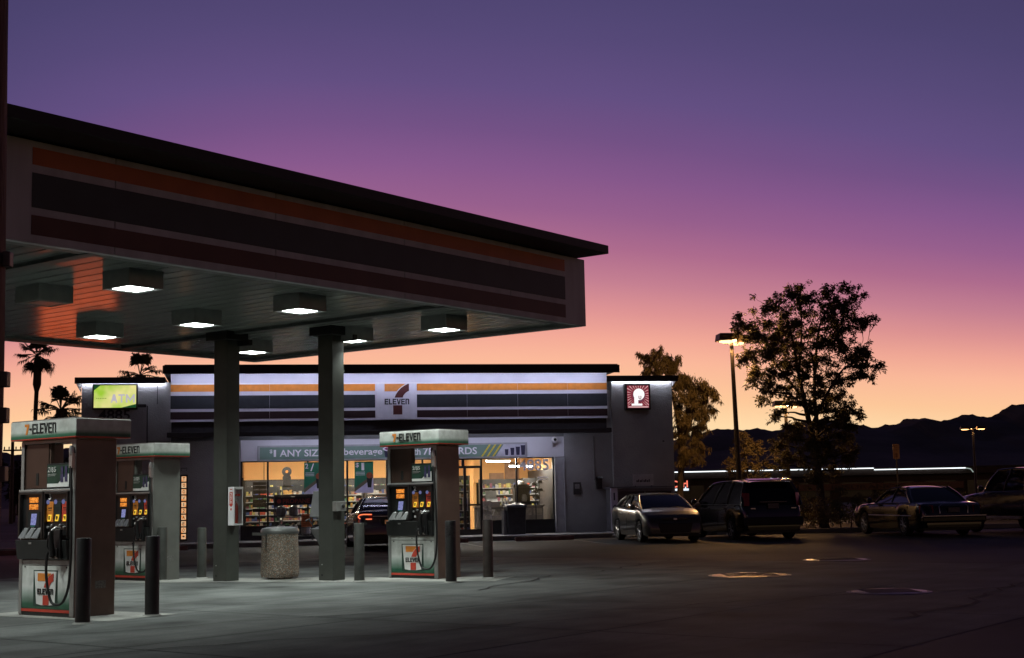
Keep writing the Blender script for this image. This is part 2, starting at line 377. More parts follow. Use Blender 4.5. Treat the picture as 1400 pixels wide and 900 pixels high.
# cracks in the paving: thin wandering strips of dark filler
mb = MB()
def crack(x0, y0, x1, y1, wd, n=26, amp=.12):
    wd *= 1.8
    a = Vector((x0, y0)); b = Vector((x1, y1)); t = (b-a).normalized(); nn = Vector((-t.y, t.x)); off = 0; L = []; 
    for i in range(n+1):
        off += random.uniform(-amp, amp); off *= .92
        p = a+(b-a)*(i/n)+nn*off; ww = wd*random.uniform(.4, 1.2)
        L.append([(p.x-nn.x*ww, p.y-nn.y*ww, .0135), (p.x+nn.x*ww, p.y+nn.y*ww, .0135)])
    mb.grid(L)
crack(-6.5, 14.5, 1.2, 19.2, .012); crack(-4.6, 12.6, .8, 16.2, .012); crack(-6.8, 20.2, -.4, 18.6, .009); crack(-3.2, 17.0, 2.5, 16.9, .009)
crack(2.0, 17.5, 9.5, 21.0, .014, amp=.2); crack(-.5, 21, 3.5, 30, .014, amp=.2); crack(4, 15, 12, 31, .014, 40, .25); crack(-9, 31, 6, 33.5, .016, 40, .2)
patch = MB()
for poly in ([(-2.5, 27.4), (9.0, 26.2), (22, 28.6), (22, 33.2), (8.5, 31.0), (-1.8, 32.0)], [(7.5, 13.5), (10.5, 13.2), (10.8, 16.4), (7.7, 16.8)]):
    patch.add([(x, y, .003) for x, y in poly], [tuple(range(len(poly)))])
tag(patch.build('asphalt_patch', mat('patched_asphalt', (.022, .021, .021), .75, var=.35, scale=1.3, detail=8, bump=.4, bscale=30)), kind='structure')
tag(mb.build('pavement_cracks', mat('crack_filler', (.012, .012, .012), .85, var=.3)), kind='structure')
# store sidewalk and the planter kerb to its right
mb = MB(); mb.box(-11.5, 15.6, 44.35, 52.5, 0, .15)
tag(mb.build('sidewalk', M_curb, rotz=YS, bevel=.02), kind='structure')
mb = MB(); mb.box(15.62, 42, 43.3, 43.45, 0, .15)
tag(mb.build('kerb', M_curb, rotz=YS, bevel=.02), kind='structure')
mb = MB(); mb.box(15.62, 42, 43.45, 50.5, -.05, .10)
tag(mb.build('planting_bed', mat('soil', (.035, .026, .02), .95, var=.35, scale=4, bump=.6), rotz=YS), kind='structure')
# parking bay lines, worn
M_line = mat('worn_line_paint', (.16, .155, .14), .8, var=.6, scale=5, detail=8)
mb = MB()
for s in (1.0, 3.9, 6.8, 10.4, 13.2, 16.1, 18.9, 21.8, 24.7):
    mb.box(s-.05, s+.05, 38.4, 43.0, .002, .005)
tag(mb.build('bay_markings', M_line, rotz=YS), kind='structure')

# ================================================================ HILLS
def hills():
    sil = [(-200, 612), (0, 618), (20, 622), (60, 619), (100, 612), (160, 616), (230, 622), (330, 628), (500, 622), (700, 612), (860, 608), (930, 601), (958, 592), (985, 586), (1010, 588), (1040, 586), (1062, 590), (1090, 578),
           (1120, 574), (1150, 577), (1180, 582), (1196, 585), (1212, 581), (1226, 580), (1238, 573), (1262, 572), (1284, 575.5), (1302, 574), (1313, 567), (1330, 567.5), (1345, 569.5), (1356, 571), (1370, 560), (1383, 554.5), (1400, 552), (1480, 540), (1640, 548), (1900, 560)]
    # ridge heights on a straight range 2600 m away; x metres from silhouette proportions
    pts = []
    for px, py in sil:
        d = r2*((px-700)/F) - u2*((py-450)/F) + fw
        k = 2600/d.y; pts.append((d.x*k, HC+d.z*k))
    def ridge(x):
        for (x0, z0), (x1, z1) in zip(pts, pts[1:]):
            if x0 <= x <= x1: return z0+(z1-z0)*(x-x0)/(x1-x0)
        return pts[0][1] if x < pts[0][0] else pts[-1][1]
    rows = []; nx = 420
    for j, (dy, fr) in enumerate(((-900, .0), (-700, .12), (-520, .30), (-360, .48), (-220, .68), (-100, .88), (0, 1.0), (160, .72), (420, .3), (800, 0))):
        row = []
        for i in range(nx+1):
            x = pts[0][0]+(pts[-1][0]-pts[0][0])*i/nx
            z = ridge(x)*fr
            if j == 6: z += 2.0*math.sin(i*1.7)*math.sin(i*.63)
            elif fr > 0: z *= 1+.07*math.sin(x*.021+dy*.013)*math.sin(x*.0083-dy*.02)
            row.append((x+random.uniform(-1, 1), 2600+dy, max(z, -1)))
        rows.append(row)
    o = MB().grid(rows).build('hills', mat('desert_rock', (.10, .095, .082), .95, var=.35, scale=.01, bump=.3, bscale=.05), fix=False)
    tag(o, kind='structure')
hills()

# ================================================================ FUEL CANOPY  (local x = -B, y = A)
cn = thing('fuel_canopy', 'big flat fuel canopy with orange, green and red striped fascia over the pumps', 'canopy', (0, 0, 0), -YA)
AX0, AX1, BX0, BX1 = 3.2, 20.53, 13.91, 22.62          # fascia outline (A range, B range)
fx = -BX0
mb = MB(); mb.box(-23.2, -13.30, 2.6, 20.40, 5.63, 5.78)
mb.box(-23.1, -13.4, 2.7, 20.3, 5.70, 5.80)
mb.build('roof_slab', mat('black_roof_trim', (.010, .010, .011), .55, var=.3), cn, bevel=.008)
M_fasc = mat('fascia_white', (.52, .53, .55), .5, var=.14, scale=1.5, detail=8, stretch=(1, 2.5, .5))
mb = MB()
seams = [AX0, 5.1, 7.7, 10.35, 13.0, 15.65, 18.3, AX1]
for a0, a1 in zip(seams, seams[1:]):
    mb.box(fx-.10, fx, a0+.007, a1-.007, 4.40, 5.61)                # street side, in panels
mb.box(-BX1, -BX1+.1, AX0, AX1, 4.40, 5.61); mb.box(-BX1+.1, fx-.1, AX1-.1, AX1, 4.40, 5.61); mb.box(-BX1+.1, fx-.1, AX0, AX0+.1, 4.40, 5.61)
mb.build('fascia', M_fasc, cn, bevel=.006)
M_cor = mat('canopy_orange', (.50, .14, .03), .5, var=.12, scale=2); M_cgr = mat('canopy_green', (.034, .050, .050), .5, var=.15, scale=2); M_crd = mat('canopy_red', (.11, .045, .03), .5, var=.15, scale=2)
for nm, m, z0, z1 in (('orange_stripe', M_cor, 5.325, 5.53), ('green_stripe', M_cgr, 4.82, 5.23), ('red_stripe', M_crd, 4.50, 4.73)):
    mb = MB()
    for a0, a1 in zip(seams, seams[1:]):
        if a1 > 9.19: mb.box(fx, fx+.006, max(a0-.001, 9.19), min(a1, 19.89), z0, z1)
    mb.build(nm, m, cn); mb = MB(); mb.box(fx, fx+.006, 3.84, 6.4, z0, z1); mb.build(nm, m, cn)
# ribbed soffit boards run across the canopy
mb = MB(); pitch = .305; a = AX0+.1
while a < AX1-.12:
    mb.box(-BX1+.1, fx-.1, a+.017, min(a+pitch, AX1-.1)-.017, 4.450, 4.50); a += pitch
mb.box(-BX1+.1, fx-.1, AX0+.1, AX1-.1, 4.495, 4.56)
mb.build('soffit', mat('soffit_paint', (.29, .305, .285), .17, var=.10, scale=1.5, stretch=(.4, 3, 1), bump=.06, bscale=6), cn, bevel=.004, seg=1)
mb = MB()
for a in (3.6, 10.05, 16.72): mb.box(-BX1+.1, fx-.1, a, a+.16, 4.40, 4.464)
mb.build('gutter_channel', mat('channel_grey', (.10, .105, .10), .5, var=.2), cn)
mb = MB(); mb.box(-BX1+.1, -BX1+.4, AX0+.1, AX1-.1, 4.40, 4.463); mb.box(fx-.28, fx-.1, AX0+.1, AX1-.1, 4.41, 4.463); mb.box(-BX1+.4, fx-.28, AX1-.34, AX1-.1, 4.41, 4.463)
mb.build('soffit_edging', mat('edging_grey', (.16, .165, .155), .5, var=.15), cn)
def column(a, b):
    mb = MB(); mb.box(-.17, .17, -.15, .15, 0, 4.40); mb.box(.155, .185, -.15, -.143, 0, 4.40)
    c = mb.build('column', M_colpaint, cn, (-b, a, 0), bevel=.008)
    m2 = MB(); m2.box(-.28, .28, -.26, .26, 4.30, 4.455); m2.box(-.10, .46, .10, .20, 4.20, 4.299)
    m2.build('cap_plate', M_black, c, bevel=.006)
    m3 = MB(); m3.lathe([(.022, 0), (.022, .006)], (-.09, -.156, .10), 12, 'y')
    m3.build('access_hole', M_ink, c)
    m4 = MB(); m4.lathe([(.012, 0), (.012, .004)], (-.09, -.154, .28), 10, 'y'); m4.build('bolt', M_grey, c)
    return c
column(10.55, 19.9); column(16.80, 19.26); column(17.62, 17.44)

# ---------------------------------------------------------------- canopy lights
M_lens = emit('lamp_lens', (.90, 1.0, .95), 10)
M_lensoff = mat('dead_lens', (.30, .28, .26), .3, var=.1)
M_hous = mat('lamp_housing', (.30, .31, .30), .5, var=.12)
def canopy_light(a, b, lit, label):
    t = thing('canopy_light', label, 'ceiling light', ab(a, b, 4.450), -YA, 'box lights under the fuel canopy')
    m = MB(); h = .28
    m.box(-h, h, -h, -h+.02, -.235, 0); m.box(-h, h, h-.02, h, -.235, 0); m.box(-h, -h+.02, -h+.02, h-.02, -.235, 0); m.box(h-.02, h, -h+.02, h-.02, -.235, 0)
    m.box(-h+.02, h-.02, -h+.02, h-.02, -.221, -.21)
    m.build('housing', M_hous, t, bevel=.004)
    m = MB(); q = .175
    m.box(-q, q, -q*1.1, q*1.1, -.232, -.222)
    m.build('lens', M_lens if lit else M_lensoff, t)
    if lit:
        l = bpy.data.lights.new('lamp_beam', 'SPOT'); l.energy = 310; l.color = (.91, 1.0, .94); l.spot_size = R(128 if a > 9 else 138); l.spot_blend = .7; l.shadow_soft_size = .16
        o = bpy.data.objects.new('lamp_beam', l); COL.objects.link(o); o.parent = t; o.location = (-.19 if b < 16 else 0, 0, -.27)
    return t
ROWS = [(11.46, 15.0, 1, 'lit canopy light box in the front row, closest to the left foreground pole'),
        (14.55, 15.05, 1, 'lit canopy light box in the front row, just left above the right column'),
        (17.95, 15.08, 1, 'lit canopy light box in the front row, closest to the canopy\'s right corner'),
        (11.40, 16.9, 0, 'unlit canopy light box beside the left foreground pole'),
        (14.53, 17.38, 1, 'lit canopy light box in the middle row, above left of the left column'),
        (17.98, 17.28, 1, 'lit canopy light box in the middle row, half hidden behind the right column'),
        (14.42, 19.75, 1, 'lit canopy light box in the back row, above the sign reading ATM'),
        (8.35, 15.0, 1, 'lit canopy light box out past the left foreground pole, front row'), (8.3, 17.2, 1, 'lit canopy light box out past the left foreground pole, middle row'), (8.3, 19.8, 1, 'lit canopy light box out past the left foreground pole, back row'),
        (17.98, 19.9, 1, 'lit canopy light box in the back row, half hidden behind the left column')]
for a, b, l, lab in ROWS: canopy_light(a, b, l, lab)

# ================================================================ LOGO (7 over the word, on a keystone)
def arc_logo(parent, cx, cz, wd, h, y, ora, red, ink, name='emblem', word=True):
    """numeral built from bar, curved stroke and stem, with the word across it; front faces -y at depth y"""
    U = lambda u, v: (cx-wd/2+u*wd, cz+h/2-v*h)
    m = MB(); m.prism([U(0, 0), U(.86, 0), U(.70, .085), U(.58, .165), U(.50, .245), U(0, .245)], y-.004, y); m.build(name+'_bar', ora, parent)
    m = MB()
    lf = [(.95, 0), (.80, .065), (.67, .14), (.555, .235), (.46, .345), (.405, .45)]; rg = [(.74, .45), (.77, .375), (.84, .305), (.92, .26), (1.0, .23), (1.0, 0)]
    m.grid([[(U(*p)[0], y-.005, U(*p)[1]) for p in lf], [(U(*p)[0], y-.005, U(*p)[1]) for p in rg]])
    P = [U(*p) for p in lf]+[U(*p) for p in rg]
    m2 = MB(); m2.prism(P, y-.006, y)
    m2.build(name+'_stroke', red, parent)
    m = MB(); m.prism([U(.345, .70), U(.715, .70), U(.715, 1), U(.345, 1)], y-.005, y); m.build(name+'_stem', red, parent)
    m = MB(); lh = h*.185; zc = cz+h/2-.58*h
    block(m, 'ELEVEn', cx-wd*.5, y-.004, zc, wd, lh)
    m.build('wordmark', ink, parent)

# ================================================================ FUEL PUMPS  (local: x right, front at y=0 facing -y, base z=0)
M_cap = zgrad('pump_cap_print', [(0, (.55, .05, .03)), (.06, (.55, .05, .03)), (.08, (.02, .12, .07)), (.20, (.03, .16, .09)), (.42, (.62, .66, .62)), (1, (.70, .72, .70))], 2.32, 2.57)
M_low = zgrad('pump_panel_print', [(0, (.02, .10, .06)), (.10, (.03, .13, .075)), (.32, (.42, .50, .46)), (.46, (.70, .72, .70)), (1, (.64, .66, .63))], .10, .73)
M_amber = emit('amber_digits', (1.0, .36, .06), 1.1, (60, (.35, .08, .01)))
M_blue = emit('lcd_blue', (.42, .45, .85), .62, (40, (.25, .27, .6)))
M_yel = emit('price_yellow', (1.0, .62, .06), 1.0)
def pump(name, label, number, screen_lit=True):
    t = thing('fuel_pump', label, 'fuel pump', (0, 0, 0), -YA, 'fuel pumps under the canopy')
    W = 1.15; D = .60
    # cabinet: two side walls, back, base; the upper right bay is open
    m = MB(); m.box(0, .035, 0, D, 0, 2.315); m.box(W-.03, W, 0, D, 0, 2.315)
    m.box(.036, W-.031, .03, D-.03, .0, 1.62); m.box(.036, .57, .03, .09, 1.62, 2.315); m.box(.57, W-.031, D-.09, D-.03, 1.62, 2.315)
    m.build('cabinet', M_pumppaint, t, bevel=.006)
    m = MB(); m.box(0, .06, -.012, -.001, .02, 2.31); m.box(W-.085, W-.002, -.012, -.001, .02, 2.31); m.box(.06, W-.085, -.010, .03, 2.27, 2.31)
    m.build('corner_trim', M_grey, t, bevel=.003)
    m = MB(); m.box(-.10, W+.13, -.11, D+.12, 2.32, 2.57); cp = m.build('cap', M_cap, t, bevel=.008)
    m = MB(); m.box(-.09, W+.12, -.10, D+.11, 2.57, 2.585); m.box(.0, W, .0, D, 2.29, 2.319); m.build('cap_lid', M_grey, cp)
    m = MB(); yy = -.113
    m.box(.315, .36, yy-.004, yy, 2.452, 2.478); block(m, 'ELEVEn', .375, yy, 2.468, .50, .135); m.build('wordmark', M_ink, cp)
    m = MB(); m.prism([(.215, 2.535), (.305, 2.535), (.305, 2.505), (.270, 2.395), (.232, 2.395), (.262, 2.50), (.215, 2.50)], yy-.004, yy); m.build('numeral', M_logoora, cp)
    # upper left panel with a slot
    m = MB(); m.box(.06, .555, .012, .029, 1.68, 2.265); m.build('upper_panel', mat('pump_panel_cap_shade', (.055, .032, .025), .3, var=.2, scale=3), t, bevel=.004)  # dark brown puts the cap's shade and warm light into the panel colour
    m = MB(); m.box(.30, .35, .006, .0125, 1.72, 1.88); m.build('slot', M_ink, t)
    # advert topper
    m = MB(); m.box(.58, 1.07, -.03, .0, 1.665, 2.0); ad = m.build('advert_frame', M_ink, t, bevel=.004)
    m = MB(); m.box(.60, 1.05, -.034, -.031, 1.69, 1.975); m.build('advert_backing', mat('advert_green', (.018, .06, .042), .35, var=.3, scale=9), ad)
    m = MB(); m.prism([(.60, 1.69), (1.05, 1.69), (1.05, 1.86), (.92, 1.80), (.83, 1.735), (.60, 1.735)], -.0385, -.0345); m.build('advert_band', M_white, ad)
    m = MB(); text(m, '2/$5', .70, -.038, 1.915, .17, .075, .02); m.box(.615, .79, -.0385, -.0345, 1.855, 1.862); m.box(.615, .76, -.0385, -.0345, 1.835, 1.841); m.build('advert_text', mat('advert_grey', (.45, .46, .44), .4), ad)
    m = MB()
    for x, z in ((.885, 1.75), (.97, 1.755)):
        m.box(x, x+.055, -.044, -.039, z, z+.11); m.box(x+.005, x+.05, -.044, -.039, z+.115, z+.205)
    m.build('advert_cans', mat('can_blue', (.05, .05, .12), .3, var=.4, scale=20), ad)
    # shelf line and console housings
    m = MB(); m.box(.03, W-.05, -.06, .02, 1.635, 1.665); m.build('console_rail', M_silver, t, bevel=.006)
    m = MB(); m.box(.04, .56, -.02, .029, 1.0, 1.634); m.box(.58, 1.075, -.02, .029, 1.0, 1.634)
    m.box(.04, .075, -.07, -.02, 1.02, 1.63); m.box(.525, .56, -.07, -.02, 1.02, 1.63); m.box(.58, .60, -.07, -.02, 1.02, 1.63); m.box(1.05, 1.075, -.07, -.02, 1.02, 1.63)
    m.box(.04, .56, -.07, -.02, 1.60, 1.634); m.box(.58, 1.075, -.07, -.02, 1.60, 1.634)
    m.build('console', mat('console_black', (.016, .016, .017), .3, var=.3), t, bevel=.005)
    # price display
    m = MB()
    for z in (1.525, 1.435): m.box(.215, .40, -.026, -.0215, z-.035, z+.035)
    m.build('price_display', M_amber, t)
    m = MB(); m.box(.19, .44, -.027, -.0215, 1.17, 1.37); sc = m.build('screen_bezel', M_ink, t)
    m = MB(); m.hexa([(.255, -.032, 1.195), (.36, -.032, 1.195), (.36, -.028, 1.195), (.255, -.028, 1.195)], [(.275, -.032, 1.345), (.385, -.032, 1.345), (.385, -.028, 1.345), (.275, -.028, 1.345)]); m.build('screen', M_blue, sc)
    m = MB(); m.box(.26, .35, -.033, -.029, 1.175, 1.188); m.build('status_strip', mat('teal_strip', (.03, .22, .18), .4), sc)
    # card readers: slanted chutes
    for x in (.10, .24, .38):
        m = MB(); m.hexa([(x-.03, -.10, 1.02), (x+.11, -.10, 1.02), (x+.12, -.03, 1.02), (x+.01, -.03, 1.02)], [(x+.06, -.055, 1.16), (x+.15, -.055, 1.16), (x+.15, -.025, 1.16), (x+.06, -.025, 1.16)])
        m.build('card_reader', M_silver, t, bevel=.01)
    m = MB(); m.box(.30, .36, -.05, -.021, 1.14, 1.17); m.box(.16, .20, -.05, -.021, 1.14, 1.165); m.build('receipt_slot', M_dark, t)
    # grade panels with price squares, buttons and badges
    for k, (c, x) in enumerate(((M_logoora, .60), (mat('grade_dark', (.012, .03, .03), .35, var=.3), .755), (M_logored, .915))):
        m = MB(); m.box(x, x+.135, -.034, -.0215, 1.235, 1.50); g = m.build('grade_panel', c, t, bevel=.003)
        m = MB(); m.lathe([(.030, 0), (.030, -.007)], (x+.03, -.034, 1.495), 14, 'y'); m.build('badge', emit('badge_blue', (.28, .30, .62), .42), g)
        m = MB(); m.hexa([(x+.025, -.040, 1.245), (x+.085, -.040, 1.245), (x+.085, -.035, 1.245), (x+.025, -.035, 1.245)], [(x+.045, -.040, 1.33), (x+.11, -.040, 1.33), (x+.11, -.035, 1.33), (x+.045, -.035, 1.33)]); m.build('price_square', M_yel, g)
        m = MB(); text(m, '%d' % (87+k*2), x+.068, -.041, 1.287, .035, .05, .03); m.box(x+.03, x+.105, -.0375, -.0345, 1.41, 1.422); m.box(x+.04, x+.10, -.0375, -.0345, 1.385, 1.392); m.build('lettering', M_ink, g)
    for k in range(5):
        x = .625+k*.085; z = 1.165+.025*(k % 2)
        m = MB(); m.lathe([(.018, 0), (.018, -.02), (.010, -.024)], (x, -.0215, z), 10, 'y'); m.build('button', M_silver if k != 2 else M_chrome, t)
    m = MB(); m.box(.63, .67, -.026, -.0215, 1.06, 1.10); m.build('grade_sticker', M_white, t)
    m = MB(); text(m, number, .655, -.026, 1.565, None, .085, .03); m.build('pump_number', M_white, t)
    m = MB()
    for k in range(5): m.box(.93, 1.03, -.026, -.0215, 1.545+k*.016-.03, 1.552+k*.016-.03)
    m.build('notice', mat('notice_grey', (.09, .09, .085), .5), t)
    # dark apron panel, nozzle boot
    m = MB(); m.hexa([(.01, -.055, .745), (1.07, -.055, .745), (1.07, .03, .745), (.01, .03, .745)], [(.01, -.085, 1.0), (1.07, -.085, 1.0), (1.07, .03, 1.0), (.01, .03, 1.0)]); m.build('apron_panel', mat('apron_black', (.022, .023, .023), .38, var=.3, scale=4), t, bevel=.008)
    m = MB(); m.box(.30, .36, -.0865, -.075, .945, .97); m.build('label_plate', M_grey, t)
    m = MB(); m.box(.80, .99, -.11, -.07, .76, 1.14); m.box(.82, .85, -.14, -.11, .78, .90); m.box(.94, .97, -.14, -.11, .78, .90); m.build('nozzle_boot', M_black, t, bevel=.01)
    m = MB(); m.box(.79, .83, -.115, -.11, .77, .86); m.box(.90, .95, -.115, -.11, .765, .80); m.build('boot_sticker', M_silver, t)
    m = MB()
    m.tube([(.90, -.15, .80), (.90, -.17, .95), (.92, -.19, 1.06), (.95, -.20, 1.13)], [.035, .034, .030, .022], 10); m.tube([(.90, -.17, .84), (.86, -.20, .92), (.87, -.20, 1.02), (.91, -.19, 1.06)], .010, 8)
    noz = m.build('nozzle', M_black, t, smooth=50)
    m = MB(); m.tube([(.95, -.20, 1.13), (.99, -.17, 1.17), (1.02, -.12, 1.16)], .013, 8); m.build('spout', M_chrome, noz, smooth=50)
    # lower panel
    m = MB(); m.box(.065, 1.06, -.008, .029, .10, .735); lp = m.build('lower_panel', M_low, t, bevel=.004)
    m = MB(); m.box(.065, 1.06, -.012, -.0085, .062, .098); m.build('red_line', M_logored, lp)
    m = MB(); m.box(.065, 1.06, .0, .029, .0, .061); m.build('kick_plate', M_ink, lp)
    m = MB(); m.box(.065, 1.06, -.011, -.0085, .665, .672); m.lathe([(.012, 0), (.012, -.005)], (.56, -.0085, .70), 8, 'y'); m.lathe([(.012, 0), (.012, -.005)], (.13, -.0085, .645), 8, 'y'); m.lathe([(.012, 0), (.012, -.005)], (1.0, -.0085, .645), 8, 'y'); m.build('screw', M_dark, lp)
    m = MB(); m.box(.315, .82, -.010, -.0085, .135, .605); em = m.build('emblem_shadow', M_logogrn, lp)
    m = MB(); m.prism([(.335, .59), (.80, .59), (.765, .165), (.66, .15), (.48, .15), (.385, .165)], -.013, -.0105); m.build('emblem_field', M_white, em)
    arc_logo(em, .577, .36, .33, .41, -.0135, M_logoora, M_logored, M_ink)
    m = MB(); m.box(W+.001, W+.004, .30, .46, .36, .46); m.build('side_notice', mat('side_notice', (.18, .18, .17), .5, var=.5, scale=60), t)
    # hose: whip from the retractor on the corner down to a loop and back to the nozzle
    m = MB(); m.box(W-.075, W-.01, -.06, -.0125, 1.93, 2.12); m.lathe([(.03, 0), (.034, .05), (.022, .12)], (W-.045, -.045, 2.1), 12); m.build('hose_bracket', M_silver, t, smooth=40)
    P = [(W-.045, -.05, 1.95), (W+.005, -.075, 1.6), (W+.05, -.10, 1.15), (W+.065, -.11, .75), (W+.04, -.12, .40), (W-.06, -.14, .20), (W-.22, -.16, .20), (.86, -.17, .34), (.81, -.17, .56), (.80, -.16, .78), (.84, -.155, .86), (.90, -.15, .82)]
    m = MB(); m.tube(cr_spline(P, 6), .017, 8); m.build('hose', M_rubber, t, smooth=60)
    return t
def cr_spline(P, k):
    P = [Vector(p) for p in P]; out = []
    for i in range(len(P)-1):
        p0, p1, p2, p3 = P[max(i-1, 0)], P[i], P[i+1], P[min(i+2, len(P)-1)]
        for j in range(k):
            t = j/k; out.append(.5*((2*p1)+(p2-p0)*t+(2*p0-5*p1+4*p2-p3)*t*t+(3*p1-p0-3*p2+p3)*t**3))
    out.append(P[-1]); return out
proto = pump('fuel_pump', 'fuel pump marked 2, right of the right canopy column, dark car behind it', '2')
proto.location = ab(18.47, 16.87)
p1 = copy_tree(proto); p1['label'] = 'largest and nearest fuel pump beside the left foreground pole'; p1.location = ab(10.58, 16.10); p1.scale = (1.02, 1, .962)
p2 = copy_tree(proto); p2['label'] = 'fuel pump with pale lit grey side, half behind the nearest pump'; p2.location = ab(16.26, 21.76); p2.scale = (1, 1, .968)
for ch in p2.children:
    if ch.name.startswith('cabinet'): ch.material_slots[0].link = 'OBJECT'; ch.material_slots[0].material = mat('grey_pump_paint', (.16, .165, .15), .5, var=.2, scale=2.2, detail=8, bump=.05)  # same pump paint in its plain grey, without the warm light tint
for p, n in ((p1, '3'), (p2, '8')):
    for ch in p.children:
        if ch.name.startswith('pump_number'):
            m = MB(); text(m, n, .655, -.026, 1.565, None, .085, .03); ch.data = (lambda q: (q.data, bpy.data.objects.remove(q))[0])(m.build('pump_number', M_white))

# ================================================================ BOLLARDS
def bollard(loc, h, r, m, label):
    t = thing('bollard', label, 'bollard', loc, 0, 'steel bollards around the fuel pumps')
    b = MB(); b.lathe([(r, 0), (r, h-.015), (r*.93, h-.002), (r*.7, h)], n=24); b.build('post', m, t, smooth=40)
    b = MB(); b.lathe([(r+.03, 0), (r+.022, .012), (r+.002, .02)], n=24); b.build('collar', M_conc2, t, smooth=40)
    return t
M_bolb = mat('bollard_black', (.016, .016, .016), .5, var=.4, scale=9, bump=.1); M_bolg = mat('bollard_grey', (.052, .055, .049), .55, var=.25, scale=6, bump=.1)
bollard(ab(10.14, 14.14, .004), 1.0, .088, M_bolb, 'thick black bollard standing in front of the nearest pump\'s right corner')
bollard(ab(11.25, 14.27, .004), .985, .088, M_bolb, 'black bollard standing alone right of the nearest pump')
bollard(ab(16.40, 20.52, .009), .96, .085, M_bolg, 'grey bollard against the pale side of the half hidden pump')
bollard(ab(17.25, 20.45, .004), .93, .085, M_bolg, 'grey bollard just left of the column with the extinguisher cabinet')
bollard(ab(17.45, 16.62, .009), .985, .088, M_bolg, 'dark grey bollard between the right column and the pump marked 2')
bb = bollard(ab(17.85, 14.92, .004), 1.01, .092, M_bolb, 'black bollard with a worn sticker at the front right corner of the pump marked 2')
m = MB(); m.lathe([(.0935, 0), (.0935, .20)], (0, 0, .74), 24); m.build('sticker', mat('worn_sticker', (.03, .028, .03), .5, var=.9, scale=40), bb, smooth=40)
bollard(ab(18.99, 15.04, .004), 1.0, .088, mat('bollard_brown', (.045, .034, .03), .5, var=.3, scale=6), 'brown bollard standing right of the pump marked 2')

# ================================================================ LITTER BIN, EXTINGUISHER, SMALL BOXES
t = thing('litter_bin', 'pebble faced concrete litter bin with grey domed lid between the two columns', 'litter bin', ab(17.62, 18.75, .009), -YA)
def aggregate():
    m = bpy.data.materials.new('pebble_aggregate'); m.use_nodes = True; nt = m.node_tree; b = nt.nodes['Principled BSDF']; b.inputs['Roughness'].default_value = .8
    tc = nt.nodes.new('ShaderNodeTexCoord'); vo = nt.nodes.new('ShaderNodeTexVoronoi'); vo.inputs['Scale'].default_value = 75; nt.links.new(tc.outputs['Object'], vo.inputs['Vector'])
    sp = nt.nodes.new('ShaderNodeSeparateColor'); nt.links.new(vo.outputs['Color'], sp.inputs[0])
    cr = nt.nodes.new('ShaderNodeValToRGB'); cr.color_ramp.interpolation = 'CONSTANT'
    st = [(0, (.15, .135, .11)), (.3, (.24, .16, .11)), (.5, (.29, .26, .22)), (.7, (.11, .10, .085)), (.8, (.30, .17, .11)), (.92, (.40, .37, .32))]
    while len(cr.color_ramp.elements) < len(st): cr.color_ramp.elements.new(.5)
    for e, (p, c) in zip(cr.color_ramp.elements, st): e.position = p; e.color = (*c, 1)
    nt.links.new(sp.outputs[0], cr.inputs['Fac']); nt.links.new(cr.outputs['Color'], b.inputs['Base Color'])
    bp = nt.nodes.new('ShaderNodeBump'); bp.inputs['Strength'].default_value = .8; bp.inputs['Distance'].default_value = .01; bp.invert = True
    nt.links.new(vo.outputs['Distance'], bp.inputs['Height']); nt.links.new(bp.outputs['Normal'], b.inputs['Normal'])
    return m
m = MB(); m.lathe([(.27, .03), (.325, .03), (.345, .08), (.345, .14), (.325, .78), (.325, .80)], n=40); m.lathe([(.22, 0), (.22, .03)], n=24)
m.build('body', aggregate(), t, smooth=40)
m = MB(); m.lathe([(.33, .801), (.345, .82), (.345, .86), (.32, .90), (.20, .925), (.05, .93)], n=40); m.box(-.36, -.02, -.335, -.325, .78, .83); m.build('lid', mat('lid_grey', (.17, .175, .17), .35, .3, var=.2), t, smooth=40)
m = MB(); m.box(-.008, .008, -.338, -.322, .5, .80); m.build('seam', M_ink, t)

t = thing('extinguisher_cabinet', 'white cabinet with a red arrow holding a fire extinguisher on the left column', 'extinguisher cabinet', ab(16.72, 19.05, .985), -YA); t.scale = (.60, .62, .735)
m = MB(); 
m.box(-.06, .20, -.23, -.225, 0, .92); 
m.box(-.07, -.05, -.23, .03, 0, .93); m.box(.20, .22, -.23, .03, 0, .93); m.box(-.05, .20, -.23, .03, 0, .02); m.box(-.05, .20, -.23, .03, .91, .93); m.box(-.05, .20, .0, .03, .02, .91)
m.v = []; m.f = []; m.m = []
# box open towards +x (the glass door) with a solid printed face towards the pumps
m.box(0, .26, -.10, -.08, 0, .92); m.box(0, .26, .22, .24, 0, .92); m.box(0, .02, -.08, .22, 0, .92); m.box(.02, .26, -.08, .22, 0, .03); m.box(.02, .26, -.08, .22, .87, .92)
m.build('case', mat('cabinet_white', (.72, .72, .74), .4, var=.06), t, bevel=.004)
m = MB(); m.box(.255, .262, -.10, -.065, 0, .92); m.box(.255, .262, .205, .24, 0, .92); m.box(.255, .262, -.065, .205, 0, .04); m.box(.255, .262, -.065, .205, .86, .92); m.build('door_frame', mat('cabinet_frame', (.62, .63, .62), .35, .3, var=.06), t, bevel=.002)
m = MB(); m.box(.250, .253, -.065, .205, .04, .86); m.build('pane', glass('cabinet_glass'), t)
m = MB(); m.prism([(.07, .80), (.20, .80), (.20, .50), (.23, .50), (.135, .44), (.04, .50), (.07, .50)], -.105, -.1005); a1 = m.build('arrow', M_logored, t)
m = MB(); m.lathe([(.03, 0), (.03, -.004)], (.135, -.1005, .385), 12, 'y'); m.box(.09, .18, -.105, -.1005, .85, .87); m.build('badge', M_logored, t)
